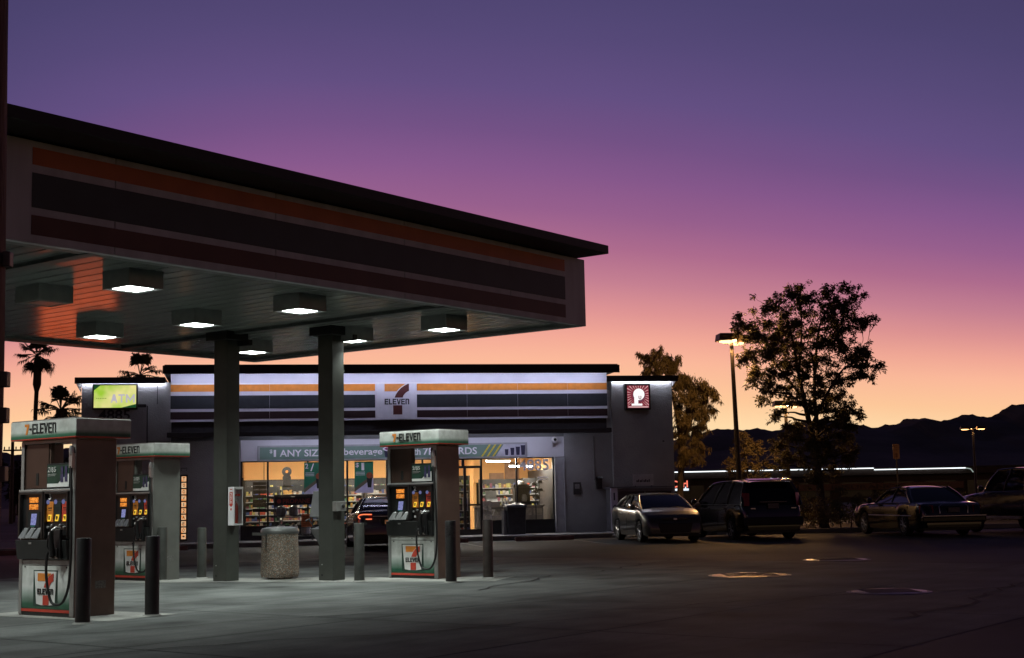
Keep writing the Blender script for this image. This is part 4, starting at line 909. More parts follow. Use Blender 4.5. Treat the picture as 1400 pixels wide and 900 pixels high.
def poster(label, s0, s1, z0, z1, big, n=WN-.006):
    t = thing('window_poster', label, 'poster', sn((s0+s1)/2, n, z0), YS, 'green posters in the store windows'); wd = s1-s0; h = z1-z0
    m = MB(); m.box(-wd/2, wd/2, 0, .006, 0, h); m.build('sheet', mat('poster_green', (.03, .20, .11), .5, var=.15), t)
    m = MB(); m.prism([(-wd/2, .0), (wd/2, .0), (wd/2, h*.48), (-wd/2, h*.04)], -.003, -.0005); m.build('pale_corner', mat('poster_lilac', (.62, .60, .78), .5), t)
    m = MB(); m.prism([(-wd/2, h*.04), (wd/2, h*.48), (wd/2, h*.60), (-wd/2, h*.16)], -.0032, -.0008); m.build('tan_band', mat('poster_tan', (.16, .13, .09), .5), t)
    m = MB(); text(m, big[0], -wd*.36, -.004, h*.88, wd*.17, h*.16, .02); text(m, big[1], -wd*.06, -.004, h*.84, wd*(.15 if big[1] == '1' else .2), h*.24, .006)
    for k in range(3): m.box(-wd*.44, wd*.05, -.005, -.001, h*(.655-k*.045), h*(.67-k*.045))
    m.build('lettering', M_btx, t)
    m = MB(); m.prism([(wd*.20, h*.17), (wd*.38, h*.17), (wd*.44, h*.48), (wd*.14, h*.48)], -.009, -.0045); m.build('cup', M_ink, t)
    m = MB(); m.lathe([(wd*.17, 0), (wd*.15, .008)], (wd*.29, -.014, h*.56), 14, 'y'); m.build('topping', mat('topping_red', (.30, .08, .04), .5, var=.4, scale=30), t)
    return t
poster('green one dollar poster in the window right of the right canopy column', 3.82, 4.44, 1.62, 2.66, ('$', '1'))
poster('green poster mostly hidden behind the right canopy column', 2.16, 2.76, 1.62, 2.66, ('2', '/'))

t = thing('neon_letter_strip', 'vertical strip of glowing orange letter boxes left of the left column', 'sign', sn(-1.70, WN-.02, .2), YS)
m = MB(); m.box(-.12, .12, -.08, 0, .0, 2.12); m.build('case', M_black, t, bevel=.008)
m = MB(); m.tube([(-.08, -.05, 2.25), (-.1, -.05, 2.33), (.1, -.05, 2.33), (.08, -.05, 2.25)], .012, 6); m.build('bracket', M_dark, t)
seq = 'TOOVI2AEO•'
Mn1 = emit('letter_amber', (1.0, .36, .10), .8, (16, (.85, .62, .38))); 
for k, chh in enumerate(seq):
    z = 1.98-k*.205
    m = MB(); m.box(-.075, .075, -.085, -.0805, z-.082, z+.082); b = m.build('letter_box', Mn1, t)
    m = MB(); text(m, chh, 0, -.089, z, .07 if chh != 'I' else .02, .11 if chh != '•' else .05, .01); m.build('letter', mat('letter_brown', (.15, .04, .015), .5), b)

# small fittings on the front wall
def small(name, label, cat, s, n, z, parts, grp=None):
    t = thing(name, label, cat, sn(s, n, z), YS, grp)
    for nm, m, fn in parts:
        mb = MB(); fn(mb); mb.build(nm, m, t, smooth=40)
    return t
small('security_camera', 'pale dome security camera high on the lit band right of the banner', 'camera', 10.63, WN-.025, 3.28, [
    ('bracket', M_silver, lambda m: (m.box(-.05, .05, -.03, 0, -.22, -.06), m.tube([(0, -.02, -.12), (0, -.12, -.10)], .02, 8))), ('dome', M_white, lambda m: m.lathe([(.03, 0), (.09, -.03), (.11, -.10), (.09, -.17), (.03, -.2)], (0, 0, .02), 18, 'y')), ('lens', M_ink, lambda m: m.lathe([(.05, -.20), (.045, -.215), (.02, -.22)], (0, 0, .02), 14, 'y'))])
small('wall_notice', 'small framed notice on the dark wall right of the pale pillar', 'notice', 11.39, WN-.085, 1.42, [
    ('frame', M_dark, lambda m: m.box(-.13, .13, -.03, 0, 0, .42)), ('sheet', mat('notice_pale', (.22, .22, .22), .5, var=.4, scale=30), lambda m: m.box(-.085, .085, -.034, -.0305, .20, .36))])
small('wall_lantern', 'unlit dark lantern fixture left of the ice chest', 'wall lamp', 12.16, WN-.085, 1.60, [
    ('body', M_black, lambda m: m.box(-.09, .09, -.12, 0, 0, .36)), ('hood', M_dark, lambda m: m.hexa([(-.12, -.16, .36), (.12, -.16, .36), (.12, 0, .36), (-.12, 0, .36)], [(-.08, -.1, .42), (.08, -.1, .42), (.08, 0, .42), (-.08, 0, .42)]))])
small('junction_box', 'tiny pale box high on the bare right wing wall', 'junction box', 14.45, WN-.255, 3.15, [
    ('box', M_grey, lambda m: m.box(-.05, .05, -.05, 0, 0, .09)), ('lid', M_dark, lambda m: m.box(-.03, .03, -.055, -.0505, .02, .07))])
mb = MB(); mb.tube([(12.02, WN-.09, 1.9), (12.02, WN-.09, 3.4)], .02, 8); mb.build('wall_conduit', mat('conduit_grey', (.2, .2, .2), .5, .3), st)

# red vending kiosk at the store's left corner; the pumps hide most of it, the glossy soffit mirrors it
t = thing('vending_kiosk', 'red glowing vending kiosk at the store\'s left corner, behind the nearest pump', 'kiosk', sn(-4.95, 45.55, Z0-.002), YS)
m = MB(); m.box(-1.15, 1.15, -.42, .42, 0, 2.05); m.box(-1.22, 1.22, -.55, .42, 2.051, 2.18); m.build('cabinet', mat('kiosk_red', (.35, .03, .02), .35, var=.15), t, bevel=.02)
M_kio = emit('kiosk_red_glow', (1.0, .15, .045), 1.9)
for x0, x1 in ((-1.08, -.06), (.06, 1.08)):
    m = MB(); m.box(x0, x1, -.432, -.421, .35, 1.98); f_ = m.build('lit_panel', M_kio, t)
    m = MB(); m.box(x0+.25, x1-.25, -.445, -.433, .95, 1.35); m.build('screen', mat('kiosk_screen', (.05, .05, .06), .1), f_)
m = MB(); m.box(-1.1, 1.1, -.44, -.421, .05, .28); m.build('kick_plate', M_ink, t)
# bin by the door
t = thing('waste_bin', 'tall dark waste bin with a lid outside the right window', 'waste bin', sn(9.08, 45.75, Z0-.002), YS)
m = MB(); m.hexa([(-.29, -.28, 0), (.29, -.28, 0), (.29, .28, 0), (-.29, .28, 0)], [(-.32, -.3, .88), (.32, -.3, .88), (.32, .3, .88), (-.32, .3, .88)]); m.build('body', mat('bin_plastic', (.025, .026, .027), .5, var=.25), t, bevel=.02)
m = MB(); m.hexa([(-.35, -.33, .881), (.35, -.33, .881), (.35, .33, .881), (-.35, .33, .881)], [(-.33, -.31, .97), (.33, -.31, .97), (.30, .28, 1.0), (-.30, .28, 1.0)]); m.build('lid', mat('bin_lid', (.05, .05, .052), .4, var=.2), t, bevel=.02)
m = MB(); m.lathe([(.15, 1.001), (.16, 1.02), (.12, 1.03)], (.05, 0, 0), 20); m.build('ashtray', M_silver, t, smooth=40)
m = MB(); m.box(-.42, -.34, -.2, .2, .0, .80); m.build('side_panel', mat('bin_side', (.10, .10, .105), .5), t)
# propane exchange cage
t = thing('propane_cage', 'dark propane exchange cage with red PROPANE lettering in front of the windows', 'gas cage', sn(1.78, 45.75, Z0-.002), YS)
M_cage = mat('cage_grey', (.07, .07, .075), .5, .3, var=.2)
m = MB()
for x in (-.62, .58): 
    for y in (-.3, .26): m.box(x, x+.04, y, y+.04, 0, 1.40)
m.box(-.62, .62, -.3, .3, .10, .14); m.box(-.62, .62, -.3, .3, .72, .75); m.box(-.64, .64, -.33, .32, 1.40, 1.46)
m.build('frame', M_cage, t)
m = MB()
for k in range(13): x = -.56+k*.094; m.tube([(x, -.31, .14), (x, -.31, 1.12)], .006, 5)
for k in range(5): m.tube([(-.6, -.316, .2+k*.2), (.6, -.316, .2+k*.2)], .006, 5)
m.build('bars', M_cage, t)
m = MB(); m.box(-.60, .60, -.335, -.318, 1.12, 1.38); hd = m.build('header_sign', mat('header_dark', (.022, .020, .024), .5), t)
m = MB(); text(m, 'PROPANE', .08, -.34, 1.25, .86, .14, .02); m.lathe([(.07, 0), (.07, -.004)], (-.47, -.335, 1.25), 16, 'y'); m.build('lettering', mat('propane_red', (.26, .045, .035), .5, var=.3), hd)
for k, (x, z) in enumerate([(-.4, .145), (0, .145), (.4, .145), (-.4, .755), (0, .755)]):
    m = MB(); m.lathe([(.10, 0), (.15, .04), (.155, .22), (.12, .32), (.04, .35), (.04, .38)], (x, -.05, z), 18); m.build('gas_bottle', mat('bottle_white', (.30, .30, .30), .4, var=.15), t, smooth=40)
m = MB(); m.box(.24, .58, -.326, -.322, .42, .82); nt_ = m.build('warning_sheet', mat('warning_orange', (.55, .16, .045), .5, var=.4, scale=12), t)
m = MB()
for k in range(6): m.box(.27, .55-.06*(k % 2), -.330, -.3265, .47+k*.055, .485+k*.055)
m.build('print', M_ink, nt_)
# ice chest with roof sign
t = thing('ice_chest', 'pale ice merchandiser with ICE down its side, behind the silver car', 'ice chest', sn(13.36, 45.7, Z0-.002), YS)
m = MB(); m.box(-1.02, 1.08, -.40, .45, .02, 1.44); m.box(-.85, 1.0, -.41, -.4, 1.3, 1.43); m.build('cabinet', mat('ice_body', (.16, .16, .165), .5, var=.12), t, bevel=.015)
m = MB(); m.box(-.83, .08, -.43, -.401, .12, 1.34); m.box(.12, 1.02, -.43, -.401, .12, 1.34); m.build('door', mat('ice_door', (.028, .028, .03), .3, var=.2), t, bevel=.01)
m = MB(); m.box(-1.10, -.86, -.44, -.401, .05, 1.46); sd = m.build('lettered_panel', mat('ice_panel', (.66, .64, .74), .5, var=.1), t, bevel=.006)
m = MB()
for ch_, z in (('I', 1.18), ('C', .78), ('E', .36)): text(m, ch_, -.98, -.444, z, .05 if ch_ == 'I' else .13, .25, .03)
m.build('lettering', mat('ice_ink', (.035, .035, .06), .5), sd)
m = MB(); m.box(-1.12, 1.12, -.46, .47, 1.465, 1.50); m.build('top', mat('ice_top', (.13, .13, .14), .5), t)
m = MB(); m.box(-.06, -.02, -.46, -.43, .6, .85); m.box(.14, .18, -.46, -.43, .6, .85); m.build('handle', M_silver, t)
t = thing('ice_sign', 'pale board sign standing on top of the ice chest', 'sign', sn(13.58, 45.85, Z0+1.50), YS)
m = MB(); m.box(-.36, .36, -.02, .02, .03, .42); m.build('board', mat('board_grey', (.42, .42, .43), .5, var=.15), t, bevel=.004)
m = MB(); text(m, 'ICE HERE', 0, -.024, .20, .5, .10, .01)
m.v = []; m.f = []; m.m = []
for k, xw in enumerate((.05, .04, .055, .03, .05, .045, .05, .04)): m.box(-.25+k*.062, -.25+k*.062+xw, -.026, -.0205, .15, .21+.03*(k % 2))
m.build('print', M_ink, t)
m = MB(); m.box(-.3, -.27, -.03, .03, 0, .03); m.box(.27, .3, -.03, .03, 0, .03); m.build('foot', M_dark, t)

# wheel stops
M_stop = mat('wheel_stop_paint', (.17, .085, .07), .8, var=.3, scale=4, bump=.3)
for k, (s, n, L, lab) in enumerate([(-5.9, 43.0, 1.9, 'worn reddish concrete wheel stop behind the left column'), (6.35, 43.4, 1.5, 'worn reddish wheel stop half hidden behind the pump marked 2'), (9.55, 43.4, 1.9, 'long worn reddish wheel stop in front of the waste bin'), (-2.4, 43.2, 1.9, 'worn reddish wheel stop left of the litter bin')]):
    t = thing('wheel_stop', lab, 'wheel stop', sn(s, n, 0), YS, 'concrete wheel stops before the store')
    m = MB(); m.prismx([(-.09, 0), (.09, 0), (.055, .13), (-.055, .13)], -L/2, L/2); m.build('bar', M_stop, t, bevel=.015)
    m = MB(); m.tube([(-L*.38, 0, .10), (-L*.38, 0, .14)], .015, 8); m.tube([(L*.38, 0, .10), (L*.38, 0, .14)], .015, 8); m.build('pin', M_grey, t)
def litter(label, s, n, sc):
    m = MB(); rr = random.Random(int(s*100))
    rows = []
    for j in range(5):
        rows.append([(sc*.1*math.cos(a)*math.sin(.3+j*.6)*rr.uniform(.6, 1.3), sc*.07*math.sin(a)*math.sin(.3+j*.6)*rr.uniform(.6, 1.3), sc*.07*(j/4)*rr.uniform(.8, 1.2)+.002) for a in [2*PI*k/9 for k in range(9)]])
    m.grid(rows, closed=True); o = m.build('litter', mat('paper_white', (.55, .55, .54), .7, var=.2), None, sn(s, n, 0)); tag(o, label, 'litter', 'scraps of litter by the kerb')
litter('crumpled pale paper scrap on the asphalt below the dark wall', 12.05, 43.6, 2.2); litter('smaller crumpled scrap just left of the silver car', 12.45, 43.7, 1.4)

# ================================================================ VEHICLES (local y = forward, x = right)
M_cglass = mat('car_glass', (.008, .009, .010), .06, var=.1, spec=.6)
M_tyre = mat('tyre', (.012, .012, .012), .8, var=.3)
M_rim = mat('alloy_rim', (.35, .35, .36), .28, .9, var=.1)
M_trim = mat('car_trim_black', (.010, .010, .010), .45, var=.2)
def lerp(a, b, t): return a+(b-a)*t
def interp(L, y):
    if y <= L[0][0]: return L[0][1]
    for (y0, z0), (y1, z1) in zip(L, L[1:]):
        if y <= y1:
            t = (y-y0)/(y1-y0); t = t*t*(3-2*t)*.5+t*.5
            return z0+(z1-z0)*t
    return L[-1][1]
def car_paint(name, c, rough=.22, metal=.3):
    m = mat(name, c, rough, metal, var=.05, scale=2)
    m.node_tree.nodes['Principled BSDF'].inputs['Coat Weight'].default_value = .6; m.node_tree.nodes['Principled BSDF'].inputs['Coat Roughness'].default_value = .06
    return m
def car(name, label, cat, loc, rotz, L, W, top, gh, wheels, r, paint, bottom=.2, crown=.03, endround=.16, bed=None):
    t = thing(name, label, cat, loc, rotz, None)
    N = 84; hw = W/2; rows = []
    for i in range(N+1):
        y = -L/2+L*i/N
        ya = abs(y)-(L/2-.55); e = max(0, ya/.55); w2 = hw*(1-endround*e**2.6)
        zs = interp(top, y); zb = bottom+.06*e
        for yw in wheels:
            d = r+.055-0; q = d*d-(y-yw)**2
            if q > 0: zb = max(zb, r+math.sqrt(q)*.98)
        sec = []
        for fx_, fz in ((.955, 0), (.985, .16), (1.0, .45), (.992, .72), (.965, .90), (.92, .975), (.84, 1.0)):
            sec.append((w2*fx_, y, zb+(zs-zb)*fz))
        cz = crown*(1-e)
        sec += [(w2*.55, y, zs+cz*.75), (w2*.2, y, zs+cz)]
        rows.append([(0-w2*.5, y, zb+.02)][:0]+[p for p in sec]+[(-x, yy, z) for x, yy, z in reversed(sec)])
    m = MB(); m.grid(rows); n = len(rows[0]); m.f.append(tuple(range(n))); m.m.append(0); m.f.append(tuple((N*n)+k for k in range(n))); m.m.append(0)
    body = m.build('body', paint, t, smooth=35)
    m = MB(); m.box(-hw*.86, hw*.86, -L/2+.2, L/2-.2, bottom-.02, bottom+.28); m.build('underbody', M_trim, t)
    g = gh; bow = g.get('bow', .03)
    rz = lambda tt: g['roof']+bow*(1-(2*tt-1)**2)-bow
    wb, wr = g['wb'], g['wr']
    # roof
    rows = []
    for i in range(13):
        tt = i/12; y = lerp(g['rf'], g['rr'], tt); z = rz(tt)
        rows.append([(wr*x, y, z-.055*abs(x)**3+.0) for x in (-1.03, -.9, -.6, -.3, 0, .3, .6, .9, 1.03)])
    m = MB(); m.grid(rows); rows2 = [[(x, y, z-.035) for x, y, z in rr_] for rr_ in rows]; m.grid(rows2)
    for a_, b_ in ((0, 1),): pass
    m.grid([rows[0], rows2[0]]); m.grid([rows[-1], rows2[-1]]); m.grid([[q[0] for q in rows], [q[0] for q in rows2]]); m.grid([[q[-1] for q in rows], [q[-1] for q in rows2]])
    m.build('roof', paint, t, smooth=50)
    def glass_patch(nm, y0, y1, wid0, z0, z1, bulge):
        rows = []
        for j in range(7):
            v = j/6; rows.append([(lerp(wid0*.97, wr*.96, v)*x, lerp(y0, y1, v)+bulge*(1-x*x)*(1-.5*v)+bulge*.35*math.sin(PI*v), lerp(z0, z1, v)) for x in (-1, -.75, -.5, -.25, 0, .25, .5, .75, 1)])
        m = MB(); m.grid(rows); return m.build(nm, M_cglass, t, smooth=60)
    glass_patch('windscreen', g['yf'], g['rf'], wb, g['belt']-.02, rz(0)-.03, .10)
    glass_patch('rear_window', g['yr'], g['rr'], wb, g['beltr']-.02 if 'beltr' in g else g['belt']-.02, rz(1)-.03, -.08)
    for sgn in (-1, 1):
        rows = []
        for i in range(13):
            tt = i/12
            b_ = (sgn*wb, lerp(g['yf'], g['yr'], tt), lerp(g['belt'], g.get('beltr', g['belt']), tt)-.03); p_ = (sgn*wr*.995, lerp(g['rf'], g['rr'], tt), rz(tt)-.06)
            rows.append([b_, tuple(lerp(b_[k], p_[k], .5)+(sgn*.03 if k == 0 else 0) for k in range(3)), p_])
        m = MB(); m.grid(rows); m.build('side_window', M_cglass, t, smooth=60)
        def pil(tt, rad, mm):
            b_ = Vector((sgn*wb*1.0, lerp(g['yf'], g['yr'], tt), g['belt']-.06)); p_ = Vector((sgn*wr*1.0, lerp(g['rf'], g['rr'], tt), rz(tt)-.04))
            m = MB(); mid = (b_+p_)/2+Vector((sgn*.035, 0, .02 if tt in (0, 1) else 0)); m.tube(cr_spline([b_, mid, p_], 5), rad, 8); m.build('pillar', mm, t, smooth=60)
        pil(0, .035, paint); pil(1, g.get('crad', .06), paint)
        for tt in g.get('posts', (.5,)): pil(tt, .028, M_trim)
        m = MB(); m.tube(cr_spline([(sgn*wr*1.02, lerp(g['rf'], g['rr'], i/6), rz(i/6)-.045) for i in range(7)], 3), .022, 6); m.build('roof_rail', paint, t, smooth=60)
        m = MB(); m.tube([(sgn*(wb+.015), g['yf']-.1, g['belt']-.015), (sgn*(wb+.015), g['yr']+.1, g.get('beltr', g['belt'])-.015)], .012, 6); m.build('window_trim', g.get('trim', M_chrome), t, smooth=60)
        mz = g['belt']+.06; my = g['yf']-.28
        m = MB(); m.tube([(sgn*(hw-.06), my, mz-.03), (sgn*(hw+.05), my, mz)], .02, 6)
        m.lathe([(.02, -.05), (.075, -.03), (.09, .02), (.08, .06), (.05, .075)], (sgn*(hw+.11), my, mz+.02), 12, 'y'); m.build('mirror', paint, t, smooth=60)
        for hy in g.get('handles', (.15, -.75)):
            m = MB(); m.box(sgn*(hw-.012)-.015, sgn*(hw-.012)+.015, hy-.1, hy+.1, g['belt']-.14, g['belt']-.115); m.build('door_handle', M_chrome if g.get('trim', M_chrome) == M_chrome else paint, t, bevel=.004)
        for dy in g.get('seams', (g['yf']-.35, 0.0, g['yr']+.35)):
            m = MB(); m.tube([(sgn*(hw*.992), dy, bottom+.2), (sgn*(hw*1.003), dy, bottom+.42), (sgn*(hw*.965), dy, g['belt']-.08)], .006, 4); m.build('door_seam', M_trim, t)
        for yw in wheels:
            m = MB(); m.lathe([(r*.62, -.10), (r*.93, -.105), (r, -.07), (r, .07), (r*.93, .105), (r*.62, .10)], (sgn*(hw-.115), yw, r), 28, 'x'); wh = m.build('wheel', M_tyre, t, smooth=40)
            m = MB(); o = sgn*(hw-.115+.07)
            m.lathe([(r*.66, sgn*-.03), (r*.66, sgn*.035), (r*.58, sgn*.02), (r*.52, 0)], (o, yw, r), 24, 'x'); m.lathe([(r*.14, sgn*.0), (r*.14, sgn*.035), (r*.06, sgn*.04)], (o, yw, r), 14, 'x')
            for k in range(g.get('spokes', 7)):
                a = 2*PI*k/g.get('spokes', 7)
                m.tube([(o+sgn*.02, yw+r*.1*math.cos(a), r+r*.1*math.sin(a)), (o+sgn*.018, yw+r*.6*math.cos(a), r+r*.6*math.sin(a))], .024, 6)
            m.build('rim', M_rim, wh, smooth=40)
            m = MB(); m.lathe([(r*.55, 0), (r*.55, .01)], (o-sgn*.03, yw, r), 20, 'x'); m.build('brake_disc', M_trim, wh)
    return t, body
M_head = mat('headlamp_glass', (.22, .22, .23), .12, .4, var=.3, scale=12)
M_tail = mat('tail_lens', (.22, .012, .010), .18, var=.2)
M_plate = mat('number_plate', (.13, .12, .12), .5, var=.5, scale=30)

# silver compact sedan facing the camera
rot = YS+PI
t, b = car('silver_sedan', 'silver grey sedan parked facing the camera in front of the ice chest', 'car', sn(12.36, 40.65, 0), rot-.03, 4.5, 1.76,
    [(-2.25, .70), (-2.1, .98), (-1.6, 1.05), (-1.0, 1.02), (0, .98), (.9, .97), (1.45, .95), (1.8, .88), (2.05, .79), (2.2, .68), (2.25, .54)],
    dict(yf=1.48, rf=.48, rr=-.80, yr=-1.75, belt=.95, beltr=1.02, roof=1.43, wb=.77, wr=.60, bow=.05, posts=(.42, .72), trim=M_trim), (1.42, -1.25), .315, car_paint('silver_paint', (.062, .066, .064), .3, .2), bottom=.19)
m = MB()
for sgn in (-1, 1):
    m = MB(); m.hexa([(sgn*.40, 2.16, .60), (sgn*.80, 1.86, .64), (sgn*.80, 1.70, .66), (sgn*.42, 2.0, .64)], [(sgn*.42, 2.10, .73), (sgn*.80, 1.80, .80), (sgn*.80, 1.64, .82), (sgn*.44, 1.95, .76)]); m.build('headlight', M_head, t, bevel=.015)
    m = MB(); m.box(sgn*.62-.10, sgn*.62+.10, 2.10, 2.20, .30, .40); m.build('fog_recess', M_trim, t, bevel=.02)
m = MB(); m.prism([(-.52, .55), (.52, .55), (.44, .28), (-.44, .28)], 2.20, 2.265); m.build('grille', M_trim, t, bevel=.015)
m = MB(); m.prism([(-.40, .69), (.40, .69), (.36, .63), (-.36, .63)], 2.16, 2.235); m.build('upper_grille', M_trim, t, bevel=.01)
m = MB(); m.box(-.05, .05, 2.236, 2.245, .64, .69); m.build('emblem', M_chrome, t, bevel=.008)
m = MB(); m.box(-.70, .70, 2.17, 2.262, .205, .235); m.build('lip', M_trim, t, bevel=.008)
m = MB(); m.tube([(-.5, 1.52, .985), (-.05, 1.61, .985)], .010, 5); m.tube([(.05, 1.61, .985), (.5, 1.52, .985)], .010, 5); m.build('wiper', M_trim, t)

# black minivan, rear to the camera
t, b = car('black_minivan', 'black minivan parked rear first beside the silver sedan', 'van', sn(15.22, 40.75, 0), YS, 4.95, 1.92,
    [(-2.47, .72), (-2.42, 1.0), (-2.2, 1.06), (0, 1.05), (1.2, 1.04), (1.6, 1.0), (2.1, .88), (2.35, .74), (2.47, .56)],
    dict(yf=1.75, rf=.62, rr=-2.10, yr=-2.36, belt=1.04, roof=1.76, wb=.90, wr=.70, bow=.06, posts=(.38, .68), crad=.05, trim=M_trim, seams=(.95, -.35, -1.6), handles=(.5, -.9)), (1.55, -1.45), .33, car_paint('black_paint', (.004, .004, .0045), .16, 0), bottom=.22)
for sgn in (-1, 1):
    m = MB(); m.hexa([(sgn*.72, -2.47, .98), (sgn*.93, -2.30, .98), (sgn*.93, -2.2, .98), (sgn*.75, -2.35, .98)], [(sgn*.70, -2.44, 1.36), (sgn*.87, -2.30, 1.36), (sgn*.86, -2.2, 1.36), (sgn*.72, -2.34, 1.36)]); m.build('tail_light', M_tail, t, bevel=.015)
    m = MB(); m.box(sgn*.62-.07, sgn*.62+.07, -2.50, -2.46, .89, .925); m.build('reflector', M_chrome, t, bevel=.005)
m = MB(); m.box(-.42, .42, -2.50, -2.44, 1.075, 1.11); m.build('hatch_trim', mat('hatch_trim_grey', (.10, .10, .11), .3, .6), t, bevel=.006)
m = MB(); m.box(-.165, .165, -2.50, -2.46, .90, 1.05); m.build('number_plate', M_plate, t, bevel=.004)
m = MB(); m.box(-.90, .90, -2.55, -2.40, .42, .66); m.build('rear_bumper', mat('bumper_black', (.010, .010, .011), .65, var=.2), t, bevel=.04)
m = MB(); m.hexa([(-.68, -2.40, 1.70), (.68, -2.40, 1.70), (.66, -2.0, 1.74), (-.66, -2.0, 1.74)], [(-.68, -2.36, 1.735), (.68, -2.36, 1.735), (.66, -2.0, 1.775), (-.66, -2.0, 1.775)]); m.build('spoiler', car_paint('black_paint', (.008, .008, .009)), t, bevel=.01)
m = MB(); m.tube([(0, -2.41, 1.14), (.35, -2.37, 1.2)], .010, 5); m.build('wiper', M_trim, t)

# long black sedan
t, b = car('black_sedan', 'long black sedan with chrome window trim, left of the pickup', 'car', sn(20.42, 39.85, 0), YS-.055, 5.4, 1.98,
    [(-2.7, .62), (-2.66, .86), (-2.5, .95), (-1.9, .99), (-1, .98), (.8, .97), (1.0, .97), (1.8, .93), (2.3, .86), (2.6, .74), (2.7, .55)],
    dict(yf=1.05, rf=.20, rr=-1.05, yr=-1.80, belt=.97, beltr=.99, roof=1.475, wb=.84, wr=.62, bow=.045, posts=(.47,), crad=.07, spokes=9), (1.62, -1.38), .335, car_paint('black_paint', (.008, .008, .009)), bottom=.2)
for sgn in (-1, 1):
    m = MB(); m.hexa([(sgn*.60, -2.70, .68), (sgn*.95, -2.50, .68), (sgn*.95, -2.36, .68), (sgn*.62, -2.56, .68)], [(sgn*.60, -2.66, .90), (sgn*.94, -2.48, .90), (sgn*.93, -2.36, .90), (sgn*.62, -2.54, .90)]); m.build('tail_light', M_tail, t, bevel=.012)
    m = MB(); m.tube([(sgn*1.0, -2.0, .60), (sgn*1.0, 1.15, .60)], .014, 6); m.build('side_moulding', M_chrome, t)
    m = MB(); m.hexa([(sgn*.55, 2.66, .60), (sgn*.93, 2.45, .60), (sgn*.93, 2.3, .60), (sgn*.6, 2.5, .60)], [(sgn*.55, 2.6, .78), (sgn*.92, 2.42, .80), (sgn*.91, 2.3, .80), (sgn*.6, 2.48, .80)]); m.build('headlight', M_head, t, bevel=.012)
m = MB(); m.tube([(-.42, -2.715, .66), (-.44, -2.70, .86), (-.36, -2.69, .92), (.36, -2.69, .92), (.44, -2.70, .86), (.42, -2.715, .66)], .016, 6); m.build('plate_surround', M_chrome, t, smooth=60)
m = MB(); m.box(-.17, .17, -2.74, -2.69, .69, .83); m.build('number_plate', M_plate, t, bevel=.004)
m = MB(); m.box(-.97, .97, -2.78, -2.56, .40, .60); m.build('rear_bumper', car_paint('black_paint', (.008, .008, .009)), t, bevel=.05)
m = MB(); m.box(-.95, .95, -2.79, -2.77, .585, .60); m.build('bumper_strip', M_chrome, t)

# pickup at the right edge
t, b = car('dark_pickup', 'tall dark pickup truck cut off by the right picture edge', 'truck', sn(23.78, 38.75, 0), YS, 5.7, 2.02,
    [(-2.85, .9), (-2.83, 1.26), (-2.5, 1.29), (-1.1, 1.29), (1.1, 1.27), (1.5, 1.22), (2.4, 1.14), (2.7, 1.0), (2.85, .7)],
    dict(yf=1.30, rf=.62, rr=-.95, yr=-1.12, belt=1.27, roof=1.98, wb=.88, wr=.68, bow=.03, posts=(.48,), crad=.06, spokes=6, seams=(1.1, .05, -1.05), trim=M_trim, handles=(.2, -.75)), (1.85, -1.65), .40, car_paint('dark_paint', (.030, .030, .034), .2, .3), bottom=.42, endround=.10)
for sgn in (-1, 1):
    m = MB(); m.box(sgn*.86-.10, sgn*.86+.10, -2.87, -2.78, .88, 1.22); m.build('tail_light', M_tail, t, bevel=.015)
    m = MB(); m.tube([(sgn*1.02, -2.1, .5), (sgn*1.04, -2.05, .85), (sgn*1.05, -1.65, .93), (sgn*1.04, -1.25, .85), (sgn*1.02, -1.2, .5)], .03, 8); m.build('wheel_flare', mat('flare_grey', (.05, .05, .055), .4), t, smooth=60)
    m = MB(); m.box(sgn*1.02-.06, sgn*1.02+.06, -1.0, 1.2, .42, .50); m.build('side_step', M_chrome, t, bevel=.01)
m = MB(); m.box(-.85, .85, -2.86, -2.84, .9, 1.26); m.build('tailgate', car_paint('dark_paint', (.016, .016, .019)), t, bevel=.01)
m = MB(); m.box(-.98, .98, -2.98, -2.84, .55, .72); m.build('rear_bumper', M_chrome, t, bevel=.03)
m = MB(); m.box(-.90, .90, -2.80, -1.15, 1.285, 1.31); m.build('bed_cover', M_trim, t, bevel=.01)
m = MB(); m.box(-1.0, 1.0, 2.75, 2.90, .55, .78); m.build('front_bumper', M_chrome, t, bevel=.04)

# dark sedan at the store door with its tail light on
t, b = car('dark_sedan', 'dark sedan with a glowing red tail light, half hidden behind the pump marked 2', 'car', sn(4.14, 40.9, 0), YS, 4.85, 1.85,
    [(-2.42, .70), (-2.38, .98), (-2.2, 1.07), (-1.6, 1.09), (-.8, 1.04), (.8, .97), (1.1, .97), (1.8, .86), (2.2, .72), (2.42, .5)],
    dict(yf=1.15, rf=.25, rr=-1.0, yr=-1.95, belt=.98, beltr=1.07, roof=1.48, wb=.80, wr=.58, bow=.05, posts=(.42, .75), crad=.06), (1.45, -1.4), .335, car_paint('graphite_paint', (.060, .060, .062), .2, .4), bottom=.2)
M_tl = emit('tail_light_glow', (1.0, .20, .08), 1.2)
for sgn in (-1, 1):
    m = MB(); m.hexa([(sgn*.50, -2.44, .84), (sgn*.90, -2.22, .84), (sgn*.90, -2.1, .84), (sgn*.52, -2.30, .84)], [(sgn*.50, -2.42, 1.0), (sgn*.88, -2.20, 1.02), (sgn*.87, -2.1, 1.02), (sgn*.52, -2.28, 1.0)]); tl = m.build('tail_light', M_tail, t, bevel=.012)
    m = MB(); m.tube(cr_spline([(sgn*.52, -2.45, .86), (sgn*.78, -2.33, .865), (sgn*.87, -2.26, .92), (sgn*.80, -2.32, .985), (sgn*.52, -2.44, .985)], 4), .016, 8); m.build('light_ring', M_tl, tl, smooth=60)
m = MB(); m.box(-.48, .48, -2.45, -2.40, .92, .945); m.build('boot_trim', M_chrome, t, bevel=.006)
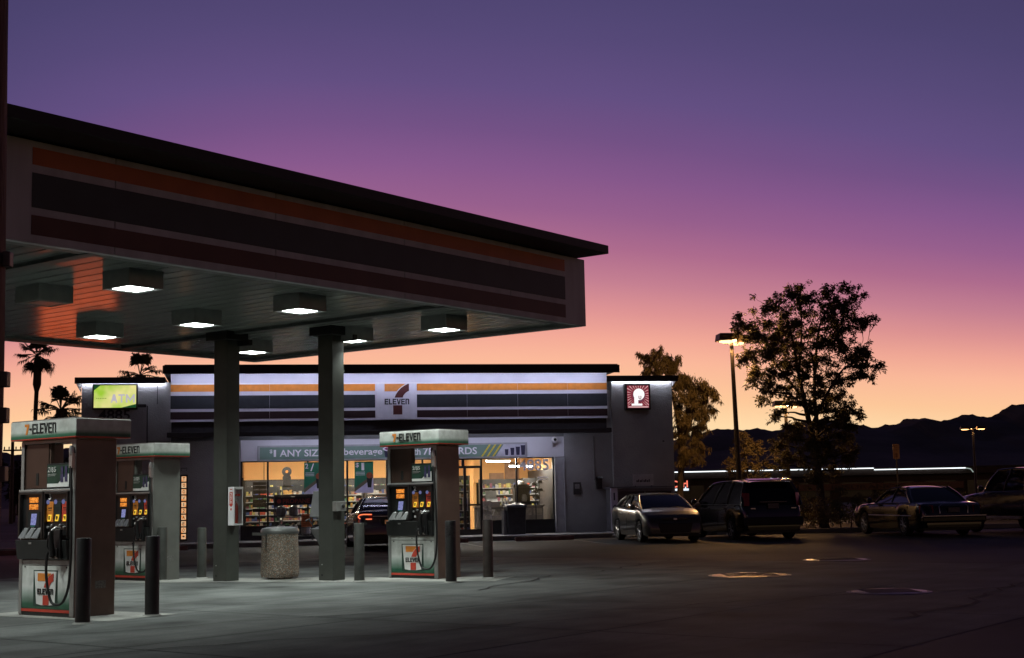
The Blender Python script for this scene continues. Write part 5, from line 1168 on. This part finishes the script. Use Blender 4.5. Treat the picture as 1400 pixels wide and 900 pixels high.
m = MB(); m.box(-.26, .26, -2.44, -2.40, .70, .88); pr = m.build('plate_recess', M_trim, t, bevel=.01)
m = MB(); m.box(-.16, .16, -2.455, -2.441, .72, .83); m.build('number_plate', emit('lit_plate', (.75, .34, .15), .30, (30, (.2, .08, .04))), pr)  # plate glows by itself in place of a plate lamp shining on it
m = MB(); m.box(-.85, .85, -2.47, -2.38, .27, .44); m.build('diffuser', M_trim, t, bevel=.03)

# ================================================================ PARKING LAMPS
M_sod = emit('sodium_lens', (1.0, .60, .25), 3.2); M_sodfar = emit('sodium_lens_far', (1.0, .62, .26), 9)
M_pole = mat('lamp_pole_bronze', (.030, .024, .020), .5, .3, var=.3)
def lamp(name, label, loc, h, heads, rotz, power, hw=.36, lens=M_sod, rad=.09, spot=True, lean=0):
    t = thing(name, label, 'street lamp', loc, rotz, None)
    m = MB(); m.tube([(lean, 0, 0), (lean*.5, 0, h*.5), (0, 0, h)], [rad*1.25, rad, rad*.75], 12); m.lathe([(rad*2.2, 0), (rad*2.2, .3), (rad*1.6, .36)], (lean, 0, 0), 16); m.build('pole', M_pole, t, smooth=40)
    for hx, hy in heads:
        m = MB(); m.tube([(0, 0, h-.08), (hx*.5, hy*.5, h-.02), (hx, hy, h+.02)], .03, 6); m.build('arm', M_pole, t)
        m = MB(); m.hexa([(hx-hw, hy-hw, h-.10), (hx+hw, hy-hw, h-.10), (hx+hw, hy+hw, h-.10), (hx-hw, hy+hw, h-.10)], [(hx-hw*.9, hy-hw*.9, h+.16), (hx+hw*.9, hy-hw*.9, h+.16), (hx+hw*.9, hy+hw*.9, h+.16), (hx-hw*.9, hy+hw*.9, h+.16)]); hd = m.build('lamp_head', mat('lamp_head_brown', (.05, .032, .022), .5, var=.3), t, bevel=.02)
        m = MB(); m.lathe([(hw*.45, -.17), (hw*.72, -.14), (hw*.80, -.101)], (hx, hy, h), 20); m.build('lens', lens, hd, smooth=60)
    if power:
        l = bpy.data.lights.new('lamp_glow', 'POINT'); l.energy = power; l.color = (1.0, .52, .18); l.shadow_soft_size = .15
        o = bpy.data.objects.new('lamp_glow', l); COL.objects.link(o); o.parent = t; o.location = (0, 0, h-.30)
    return t
lamp('street_lamp', 'tall bronze double headed lamp standing left of the big tree', (8.00, 50.4, 0), 6.94, [(-.26, -.36), (.28, .36)], .1, 2100, lean=.12)
lamp('street_lamp', 'lit lamp glimpsed low among the big tree\'s lower branches', (13.32, 68, 0), 5.62, [(-.26, -.2), (.36, .3)], .0, 2600, hw=.38, rad=.10)
lamp('street_lamp', 'bright twin lamp on a thin pole in front of the right hand hills', (45.5, 138, 0), 7.25, [(-.75, 0), (.8, 0)], -.2, 1500, hw=.45, lens=emit('sodium_bright', (1.0, .52, .18), 5), rad=.11)
lamp('street_lamp', 'tiny distant orange lamp between the foreground pole and nearest pump', (-85.5, 240, 0), 6.1, [(0, 0)], 0, 0, hw=1.0, lens=emit('sodium_bright', (1.0, .52, .18), 5), rad=.2)

# ================================================================ FAR SHOPS, SIGNS
FS = .02
t = thing('strip_mall', 'long low dark strip mall with a thin white light line along its roof edge', 'shops', (0, 0, 0), FS)
m = MB(); m.box(14, 66, 165, 190, 0, 3.9); m.box(14, 66, 163.4, 165, 3.1, 3.95); m.build('wall', mat('mall_wall', (.045, .032, .027), .8, var=.2), t)
m = MB(); m.box(13.8, 45.5, 163.2, 190.2, 3.96, 4.08); m.box(45.51, 66.2, 163.2, 190.2, 3.80, 3.92); m.build('roof', M_black, t)
M_ll = emit('white_light_line', (.88, .96, 1.0), 1.9)
m = MB(); m.box(15.0, 29.2, 163.1, 163.19, 3.84, 3.95); m.box(29.5, 45.45, 163.1, 163.19, 3.84, 3.95); m.box(45.5, 56.3, 163.1, 163.19, 3.66, 3.77); m.build('light_line', M_ll, t)
m = MB(); m.tube([(56.3, 163.15, 3.7), (56.9, 163.15, 3.6), (57.2, 163.15, 3.2)], .06, 8); m.build('light_line_end', emit('line_dim', (.5, .6, .55), .6), t)
for k in range(9):
    m = MB(); x = 17+k*5; m.box(x, x+3.6, 164.85, 164.99, .6, 2.3); m.build('shop_window', mat('shop_window_dark', (.02, .018, .018), .15), t)
m = MB(); m.box(36.5, 56, 163.2, 163.39, 1.4, 2.15); m.box(32, 36.4, 163.2, 163.39, 1.75, 2.1); fb = m.build('sign_band', mat('mall_sign_band', (.13, .068, .042), .7, var=.3), t)
m = MB(); text(m, 'INSURANCE', 44.5, 163.15, 1.75, 8.2, .5, .01, .03); m.build('lettering', mat('mall_letters', (.035, .022, .018), .6), fb)
for nm, lab, x, parts in (('neon_sign', 'small glowing red script sign over a white line, left of the van', 22.5, [('Curl', 0, .55, 1.9, .8, emit('neon_red', (1.0, .22, .14), 1.3)), (None, 0, 0, 2.1, .45, emit('neon_white', (.8, .9, 1.0), 1.2))]),
                          ('neon_sign', 'small glowing white letters just right of the van', 34.2, [('BAG', 0, .62, 2.1, .85, emit('neon_white', (.8, .9, 1.0), 1.2)), (None, 0, 0, 2.0, .38, emit('neon_blue', (.45, .5, .85), .9))])):
    p = Vector((x*math.cos(FS)-163*math.sin(FS), x*math.sin(FS)+163*math.cos(FS), 1.95))
    s = thing(nm, lab, 'shop sign', p, FS, None)
    m = MB(); m.box(-1.3, 1.3, .05, .12, -.35, 1.1); m.build('backing', M_black, s)
    for (txt, cx, cz, wd, h, mm) in parts:
        m = MB()
        if txt: text(m, txt, cx, 0, cz, wd, h, .02, .03); m.build('lettering', mm, s)
        else:
            m.box(-wd/2, wd/2, 0, .04, -h/2, h/2-.2); m.box(wd*.3, wd*.36, 0, .04, h/2-.2, h/2); m.build('bar', mm, s)
t = thing('parking_sign', 'small rectangular sign on a thin post before the right hand hills', 'sign', (16.98, 62, 0), .02)
m = MB(); m.tube([(.03, .03, 0), (0, .03, 3.35)], .035, 8); m.build('post', M_pole, t)
m = MB(); m.box(-.145, .145, -.01, .01, 2.72, 3.38); bd = m.build('board', mat('sign_tan', (.24, .14, .085), .5, var=.1), t, bevel=.004)
m = MB(); text(m, 'NO', 0, -.014, 3.26, .18, .09, .02); text(m, 'PARK', 0, -.014, 3.13, .22, .08, .02)
m.v = []; m.f = []; m.m = []
m.box(-.11, .11, -.013, -.0105, 3.28, 3.31); m.box(-.09, .11, -.013, -.0105, 3.19, 3.22); m.box(-.11, .08, -.013, -.0105, 3.10, 3.13); m.box(-.05, .05, -.013, -.0105, 2.78, 2.98); m.box(-.12, -.09, -.013, -.0105, 2.75, 3.35); m.build('print', mat('sign_dark_print', (.12, .05, .03), .5), bd)
t = thing('power_pole', 'distant wooden power pole with a crossarm, left of the nearest pump', 'power pole', (-43.3, 120, 0))
m = MB(); m.tube([(0, 0, 0), (0, 0, 7.0)], [.2, .14], 8); m.build('pole', M_pole, t); m = MB(); m.box(-.8, .8, -.06, .06, 6.2, 6.34); m.build('crossarm', M_pole, t)
m = MB()
for x in (-.7, -.3, .3, .7): m.lathe([(.05, 6.35), (.06, 6.5), (.03, 6.6)], (x, 0, 0), 8)
m.build('insulator', M_pole, t)

# ================================================================ TREES
def leaf_mat(name, c, c2, trans=.3):
    m = bpy.data.materials.new(name); m.use_nodes = True; nt = m.node_tree; b = nt.nodes['Principled BSDF']; b.inputs['Roughness'].default_value = .6
    b.inputs['Specular IOR Level'].default_value = .3
    tc = nt.nodes.new('ShaderNodeTexCoord'); no = nt.nodes.new('ShaderNodeTexNoise'); no.inputs['Scale'].default_value = 2.3; no.inputs['Detail'].default_value = 5
    cr = nt.nodes.new('ShaderNodeValToRGB'); cr.color_ramp.elements[0].position = .35; cr.color_ramp.elements[0].color = (*c, 1); cr.color_ramp.elements[1].position = .65; cr.color_ramp.elements[1].color = (*c2, 1)
    nt.links.new(tc.outputs['Object'], no.inputs['Vector']); nt.links.new(no.outputs['Fac'], cr.inputs['Fac']); nt.links.new(cr.outputs['Color'], b.inputs['Base Color'])
    tr = nt.nodes.new('ShaderNodeBsdfTranslucent'); nt.links.new(cr.outputs['Color'], tr.inputs['Color']); mx = nt.nodes.new('ShaderNodeMixShader'); mx.inputs[0].default_value = trans
    nt.links.new(b.outputs[0], mx.inputs[1]); nt.links.new(tr.outputs[0], mx.inputs[2]); nt.links.new(mx.outputs[0], nt.nodes['Material Output'].inputs['Surface'])
    return m
M_bark = mat('bark', (.045, .034, .026), .9, var=.4, scale=5, stretch=(3, 3, .5), bump=.6)
M_leaf = leaf_mat('leaf_olive', (.065, .058, .028), (.12, .10, .048), .42); M_leaf2 = leaf_mat('leaf_tawny_lit', (.12, .095, .045), (.19, .145, .07), .42); M_leafd = leaf_mat('leaf_dark', (.030, .036, .020), (.06, .06, .03))  # tawny leaves hold the lamps' warm light in their own colour
def leaves(mb, c, rad, n, ln, wd, droop, rr, squash=(1, 1, 1)):
    """small pointed leaves spread through a clump"""
    for _ in range(n):
        while True:
            p = Vector((rr.uniform(-1, 1), rr.uniform(-1, 1), rr.uniform(-1, 1)))
            if p.length < 1: break
        p = p*(.35+.65*p.length)
        q = Vector(c)+Vector((p.x*rad*squash[0], p.y*rad*squash[1], p.z*rad*squash[2]))
        d = Vector((rr.gauss(0, 1), rr.gauss(0, 1), rr.gauss(0, .8)-droop)).normalized(); s = d.cross(Vector((rr.gauss(0, 1), rr.gauss(0, 1), rr.gauss(0, 1)))).normalized()
        L = ln*rr.uniform(.6, 1.35); Wd = wd*rr.uniform(.7, 1.3)
        mb.add([q, q+d*L*.45+s*Wd*.5, q+d*L, q+d*L*.45-s*Wd*.5], [(0, 1, 2, 3)])
def branch(mb, a, b, r0, r1, rr, wob=.12):
    a = Vector(a); b = Vector(b); L = (b-a).length; P = [a]
    for i in range(1, 4): P.append(a+(b-a)*(i/4)+Vector((rr.gauss(0, 1), rr.gauss(0, 1), rr.gauss(0, .6)+.6*math.sin(PI*i/4)))*L*wob*.5)
    P.append(b); S = cr_spline(P, 3); n = len(S)
    mb.tube(S, [lerp(r0, r1, i/(n-1)) for i in range(n)], 7)
    return S
def tree(name, label, loc, limbs, clumps, lmat, leaf, seed, group=None, trunk_r=.18, density=1.0, droop=.5, cat='tree', airy=False):
    """limbs: list of (path points, r0, r1) ; clumps: (x, z, rad) at the tree's own scale, depth scattered"""
    rr = random.Random(seed); t = thing(name, label, cat, loc, 0, group)
    tb = MB(); nodes = []
    for pts, r0, r1 in limbs:
        S = cr_spline(pts, 5); n = len(S); tb.tube(S, [lerp(r0, r1, i/(n-1)) for i in range(n)], 9); nodes += [(p, lerp(r0, r1, i/(n-1))) for i, p in enumerate(S)]
    lb = MB()
    for x, z, rad in clumps:
        y = rr.uniform(-1, 1)*(rad*.6+.55); c = Vector((x, y, z))
        # twig to the nearest limb point that lies below
        best = min(nodes, key=lambda q: (q[0]-c).length+(2.0 if q[0].z > c.z-.05 else 0))
        S = branch(tb, best[0], c, min(best[1]*.55, .05), .012, rr)
        for k in range(5):
            e = c+Vector((rr.gauss(0, .6), rr.gauss(0, .6), rr.gauss(0, .5)))*rad
            branch(tb, S[-1-k], e, .014, .005, rr)
            leaves(lb, e, rad*.50, int(150*density*(rad/.45)**2), leaf[0], leaf[1], droop, rr, (1, 1, .85))
        leaves(lb, c, rad, int(190*density*(rad/.45)**2), leaf[0], leaf[1], droop, rr)
        if airy:
            for k in range(4):
                e = c+Vector((rr.gauss(0, 1), rr.gauss(0, 1.2), rr.gauss(-.25, .9)))*rad*.72
                branch(tb, c, e, .010, .004, rr); leaves(lb, e, rad*.42, int(60*density*(rad/.45)**2), leaf[0], leaf[1], droop+.4, rr)
    tb.build('trunk', M_bark, t, smooth=60, fix=False); lb.build('crown', lmat, t, fix=False)
    return t
# big airy gum tree: clumps listed as the crown was sketched, one unit = 1/39.5 m
u = 48.8/F
def C(px, py, r): return (((px-1112)*.95+7)*u, (676.5-py)*u+1.35, r*u)
big = [(1092, 397, 11), (1078, 412, 13), (1104, 408, 12), (1098, 424, 15), (1062, 420, 12), (1048, 428, 14), (1036, 442, 14), (1052, 452, 15), (1070, 440, 15), (1082, 456, 15), (1004, 438, 10), (1012, 450, 11), (998, 454, 9), (1020, 466, 11),
       (1128, 404, 9), (1144, 402, 11), (1158, 400, 10), (1166, 414, 11), (1152, 418, 13), (1138, 424, 12), (1160, 432, 13), (1124, 444, 14), (1140, 448, 14), (1158, 450, 13), (1172, 440, 10), (1182, 440, 9), (1190, 442, 7), (1176, 454, 9), (1108, 452, 15),
       (1034, 466, 15), (1050, 474, 15), (1068, 470, 14), (1090, 476, 15), (1112, 474, 14), (1134, 472, 14), (1152, 472, 12), (1020, 484, 13), (1036, 490, 15), (1058, 494, 15), (1080, 498, 15), (1104, 498, 14), (1126, 496, 13), (1146, 492, 14), (1164, 488, 12),
       (1012, 496, 9), (1026, 508, 12), (1020, 524, 12), (1032, 530, 12), (1046, 514, 13), (1064, 516, 12), (1090, 518, 13), (1112, 520, 12), (1136, 516, 9), (1168, 500, 13), (1182, 492, 11), (1192, 482, 8), (1186, 506, 11), (1196, 508, 8), (1190, 520, 8), (1176, 518, 8), (1166, 522, 9),
       (1040, 546, 10), (1052, 536, 11), (1070, 540, 11), (1082, 548, 12), (1100, 544, 12), (1128, 538, 13), (1140, 530, 12), (1150, 546, 12), (1134, 556, 14), (1158, 562, 12), (1168, 574, 9), (1118, 560, 12), (1098, 566, 11), (1046, 572, 9), (1058, 566, 8), (1146, 574, 12), (1130, 582, 13), (1108, 586, 11), (1160, 590, 8),
       (1084, 592, 12), (1074, 606, 13), (1092, 612, 13), (1120, 606, 13), (1140, 600, 11), (1104, 630, 13), (1128, 628, 13), (1084, 634, 12), (1146, 622, 9), (1068, 624, 10), (1116, 652, 12), (1094, 656, 11), (1136, 648, 10),
       (1066, 590, 10), (1150, 588, 11), (1056, 612, 10), (1158, 608, 9), (1152, 636, 9), (1060, 640, 10), (1160, 626, 8), (1066, 662, 9)]
PX = lambda px, py, y=0: (((px-1112)*.95+7)*u, y, (676.5-py)*u+1.35)
limbs = [([PX(1112, 729), PX(1110, 690), PX(1108, 650), PX(1102, 600, .1), PX(1094, 555, .1), PX(1086, 515), PX(1078, 470, -.2), PX(1070, 430, -.2)], .17, .02),
         ([PX(1108, 640), PX(1112, 590, .3), PX(1112, 540, .5), PX(1118, 480, .5), PX(1126, 440, .3), PX(1148, 410)], .10, .015),
         ([PX(1100, 590), PX(1122, 545, -.4), PX(1148, 510, -.5), PX(1176, 500, -.4)], .07, .012), ([PX(1092, 550), PX(1072, 520, .4), PX(1050, 490, .5), PX(1026, 462, .3)], .06, .012),
         ([PX(1086, 515), PX(1096, 470, .5), PX(1098, 425, .5), PX(1092, 400, .4)], .05, .01), ([PX(1095, 565), PX(1068, 545, -.5), PX(1040, 540, -.4), PX(1026, 525, -.3)], .045, .01)]
tree('gum_tree', 'tallest airy dark tree, right of the double headed lamp', (10.53, 48.8, 0), limbs, [C(*c) for c in big], M_leaf, (.125, .045), 5, trunk_r=.17, density=.88, airy=True, droop=.55)
# drooping pepper tree behind the right wing
u2_ = 56/F
def C2(px, py, r): return ((px-918)*u2_, (674-py)*u2_+1.38, r*u2_)
pep = [(880, 492, 9), (890, 488, 10), (902, 482, 9), (912, 486, 10), (922, 494, 8), (896, 500, 12), (912, 502, 12), (886, 508, 10), (926, 516, 10), (940, 520, 12), (952, 526, 12), (964, 534, 9), (970, 542, 8), (930, 530, 13), (944, 540, 14), (958, 548, 12), (926, 548, 13), (938, 560, 13), (952, 566, 12), (966, 560, 8), (924, 572, 12), (940, 582, 12), (954, 586, 9), (926, 596, 11), (944, 604, 9), (930, 616, 9), (948, 624, 8), (922, 630, 9), (952, 612, 6)]
PX2 = lambda px, py, y=0: ((px-918)*u2_, y, (674-py)*u2_+1.38)
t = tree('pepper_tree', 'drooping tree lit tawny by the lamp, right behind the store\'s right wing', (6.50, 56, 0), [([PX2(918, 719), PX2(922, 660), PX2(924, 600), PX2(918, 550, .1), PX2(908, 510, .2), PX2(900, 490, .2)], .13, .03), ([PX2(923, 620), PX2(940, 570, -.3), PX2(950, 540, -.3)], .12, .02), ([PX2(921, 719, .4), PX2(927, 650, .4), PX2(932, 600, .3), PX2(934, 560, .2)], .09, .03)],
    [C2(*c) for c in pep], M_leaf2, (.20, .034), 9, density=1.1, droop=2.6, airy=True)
# small round tree lit by the far lamp
u3 = 72/F
def C3(px, py, r): return ((px-1015)*u3, (673-py)*u3+1.38, r*u3)
sm = [(1012, 594, 6), (1006, 602, 8), (1018, 602, 8), (1010, 612, 10), (1024, 612, 8), (1032, 610, 6), (1016, 622, 10), (1002, 620, 7), (1030, 622, 7), (1038, 618, 5), (1008, 634, 9), (1022, 634, 9), (992, 632, 8), (986, 640, 7), (994, 646, 8), (1034, 640, 8), (1044, 636, 6), (1050, 630, 5), (1058, 612, 5), (1056, 620, 6), (1012, 648, 9), (1028, 652, 8), (1046, 650, 7)]
PX3 = lambda px, py, y=0: ((px-1015)*u3, y, (673-py)*u3+1.38)
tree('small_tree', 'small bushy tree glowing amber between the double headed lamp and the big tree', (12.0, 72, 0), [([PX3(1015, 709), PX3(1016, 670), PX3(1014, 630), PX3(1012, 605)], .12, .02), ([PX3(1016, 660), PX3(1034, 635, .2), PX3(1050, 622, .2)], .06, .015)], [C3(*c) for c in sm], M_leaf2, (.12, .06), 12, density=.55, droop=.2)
# shrubs in the planting bed
def shrub(label, s, n, h, wd, seed, lm, dens=1.0):
    rr = random.Random(seed); cl = []
    for k in range(int(9*wd/1.0)+4):
        x = rr.uniform(-wd/2, wd/2); cl.append((x, rr.uniform(.25, 1)*h*(1-.35*abs(2*x/wd)**2), rr.uniform(.16, .30)))
    t = tree('shrub', label, sn(s, n, .1), [([(x0, 0, 0), (x0*1.2, .05, h*.35), (x0*1.5, 0, h*.7)], .025, .008) for x0 in (-wd*.25, 0, wd*.22)], cl, lm, (.07, .035), seed, 'shrubs in the planting bed', density=.5*dens, droop=.1, cat='shrub')
    return t
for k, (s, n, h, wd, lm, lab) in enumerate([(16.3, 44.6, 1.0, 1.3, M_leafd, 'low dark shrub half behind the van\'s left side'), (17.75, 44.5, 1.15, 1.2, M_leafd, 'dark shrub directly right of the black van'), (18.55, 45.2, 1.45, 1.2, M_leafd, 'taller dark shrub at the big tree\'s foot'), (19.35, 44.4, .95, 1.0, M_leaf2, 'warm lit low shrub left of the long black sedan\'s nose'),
                                          (20.5, 45.4, 1.3, 1.6, M_leafd, 'dark shrub behind the long black sedan\'s bonnet'), (22.4, 45.3, 1.2, 1.7, M_leafd, 'dark shrub hidden behind the long black sedan\'s roof'), (24.6, 45.4, 1.2, 1.8, M_leafd, 'dark shrub between the sedan and the pickup')]):
    shrub(lab, s, n, h, wd, 40+k, lm)
# dark hedge line farther back and low far trees
def hedge(label, x0, x1, y, h, seed):
    rr = random.Random(seed); t = thing('hedge', label, 'hedge', ((x0+x1)/2, y, 0)); m = MB(); L = x1-x0
    for k in range(int(L*5)):
        leaves(m, (rr.uniform(-L/2, L/2), rr.uniform(-.5, .5), rr.uniform(.2, h)), .45, 90, .13, .07, .1, rr)
    m.build('foliage', M_leafd, t, fix=False)
    m = MB()
    for k in range(int(L)): m.tube([(-L/2+k+.5, 0, 0), (-L/2+k+.4, 0, h*.8)], .03, 5)
    m.build('stems', M_bark, t)
hedge('dark clipped hedge running behind the parked cars', 9.2, 27, 55, .72, 77)

# palms
def palm(label, loc, h, rad, tr, nf, seed, skirt=.8):
    rr = random.Random(seed); t = thing('palm_tree', label, 'palm tree', loc, 0, 'fan palms behind the store')
    m = MB(); P = [(.03*rad*math.sin(i), 0, h*i/8) for i in range(9)]
    rd = [tr*1.3, tr*1.1, tr, tr, tr, tr, tr*1.05, tr*2.0, tr*1.5]; S = cr_spline(P, 3); n = len(S)
    m.tube(S, [rd[min(8, int(i*9/n))]*rr.uniform(.96, 1.04) for i in range(n)], 10); m.build('trunk', M_bark, t, smooth=60)
    m = MB(); top = Vector((0, 0, h))
    for k in range(nf):
        az_ = rr.uniform(0, 2*PI); el_ = rr.uniform(-.75, 1.35) if k > nf*.2 else rr.uniform(-1.2, -.5)
        d = Vector((math.cos(az_)*math.cos(el_), math.sin(az_)*math.cos(el_), math.sin(el_))); L = rad*rr.uniform(.45, .62)
        hub = top+d*L; sag = Vector((0, 0, -1))
        m.tube([top, top+d*L*.5+Vector((0, 0, .04*rad)), hub], .018*rad, 4)
        side = d.cross(Vector((0, 0, 1))); side = side.normalized() if side.length > .1 else Vector((1, 0, 0)); nrm = side.cross(d)
        for j in range(17):
            a = (j/16-.5)*3.6; v = (d*math.cos(a)+side*math.sin(a)).normalized(); ll = rad*.50*rr.uniform(.8, 1.1)*(1-.25*abs(a)/1.8)
            tip = hub+v*ll*.72+sag*ll*rr.uniform(.0, .12); end = hub+v*ll*.86+sag*ll*rr.uniform(.25, .5); w_ = v.cross(nrm).normalized()*rad*.035
            m.add([hub-w_*.3, hub+w_*.3, tip+w_, tip-w_], [(0, 1, 2, 3)]); m.add([tip-w_*.8, tip+w_*.8, end], [(0, 1, 2)])
    m.build('crown', M_leafd, t, fix=False)
    return t
palm('tallest slender fan palm, its crown touching the canopy edge at far left', (-31.0, 90, 0), 11.15, 1.5, .13, 30, 3)
palm('shorter broad fan palm behind the nearest pump\'s cap', (-29.4, 90, 0), 7.6, 1.85, .24, 30, 5)
palm('small fan palm peeking over the left wing\'s roof', (-20.5, 76, 0), 8.45, 1.45, .18, 28, 8)
# dark trees along the left horizon
for k, (x, y, h, lab) in enumerate([(-47.5, 132, 6.0, 'dark round tree far off at the very left, beside the power pole'), (-62, 190, 9.0, 'dark distant tree seen through the nearest pump\'s open bay')]):
    rr = random.Random(60+k); s_ = h/6
    tree('distant_tree', lab, (x, y, 0), [([(0, 0, 0), (.1, 0, h*.3), (0, 0, h*.7)], .3, .05)], [(rr.uniform(-2.6, 2.6)*s_, h*rr.uniform(.3, .92), rr.uniform(.7, 1.0)*s_) for _ in range(16)], M_leafd, (.35, .2), 80+k, 'dark trees along the left horizon', density=.12, droop=.2)
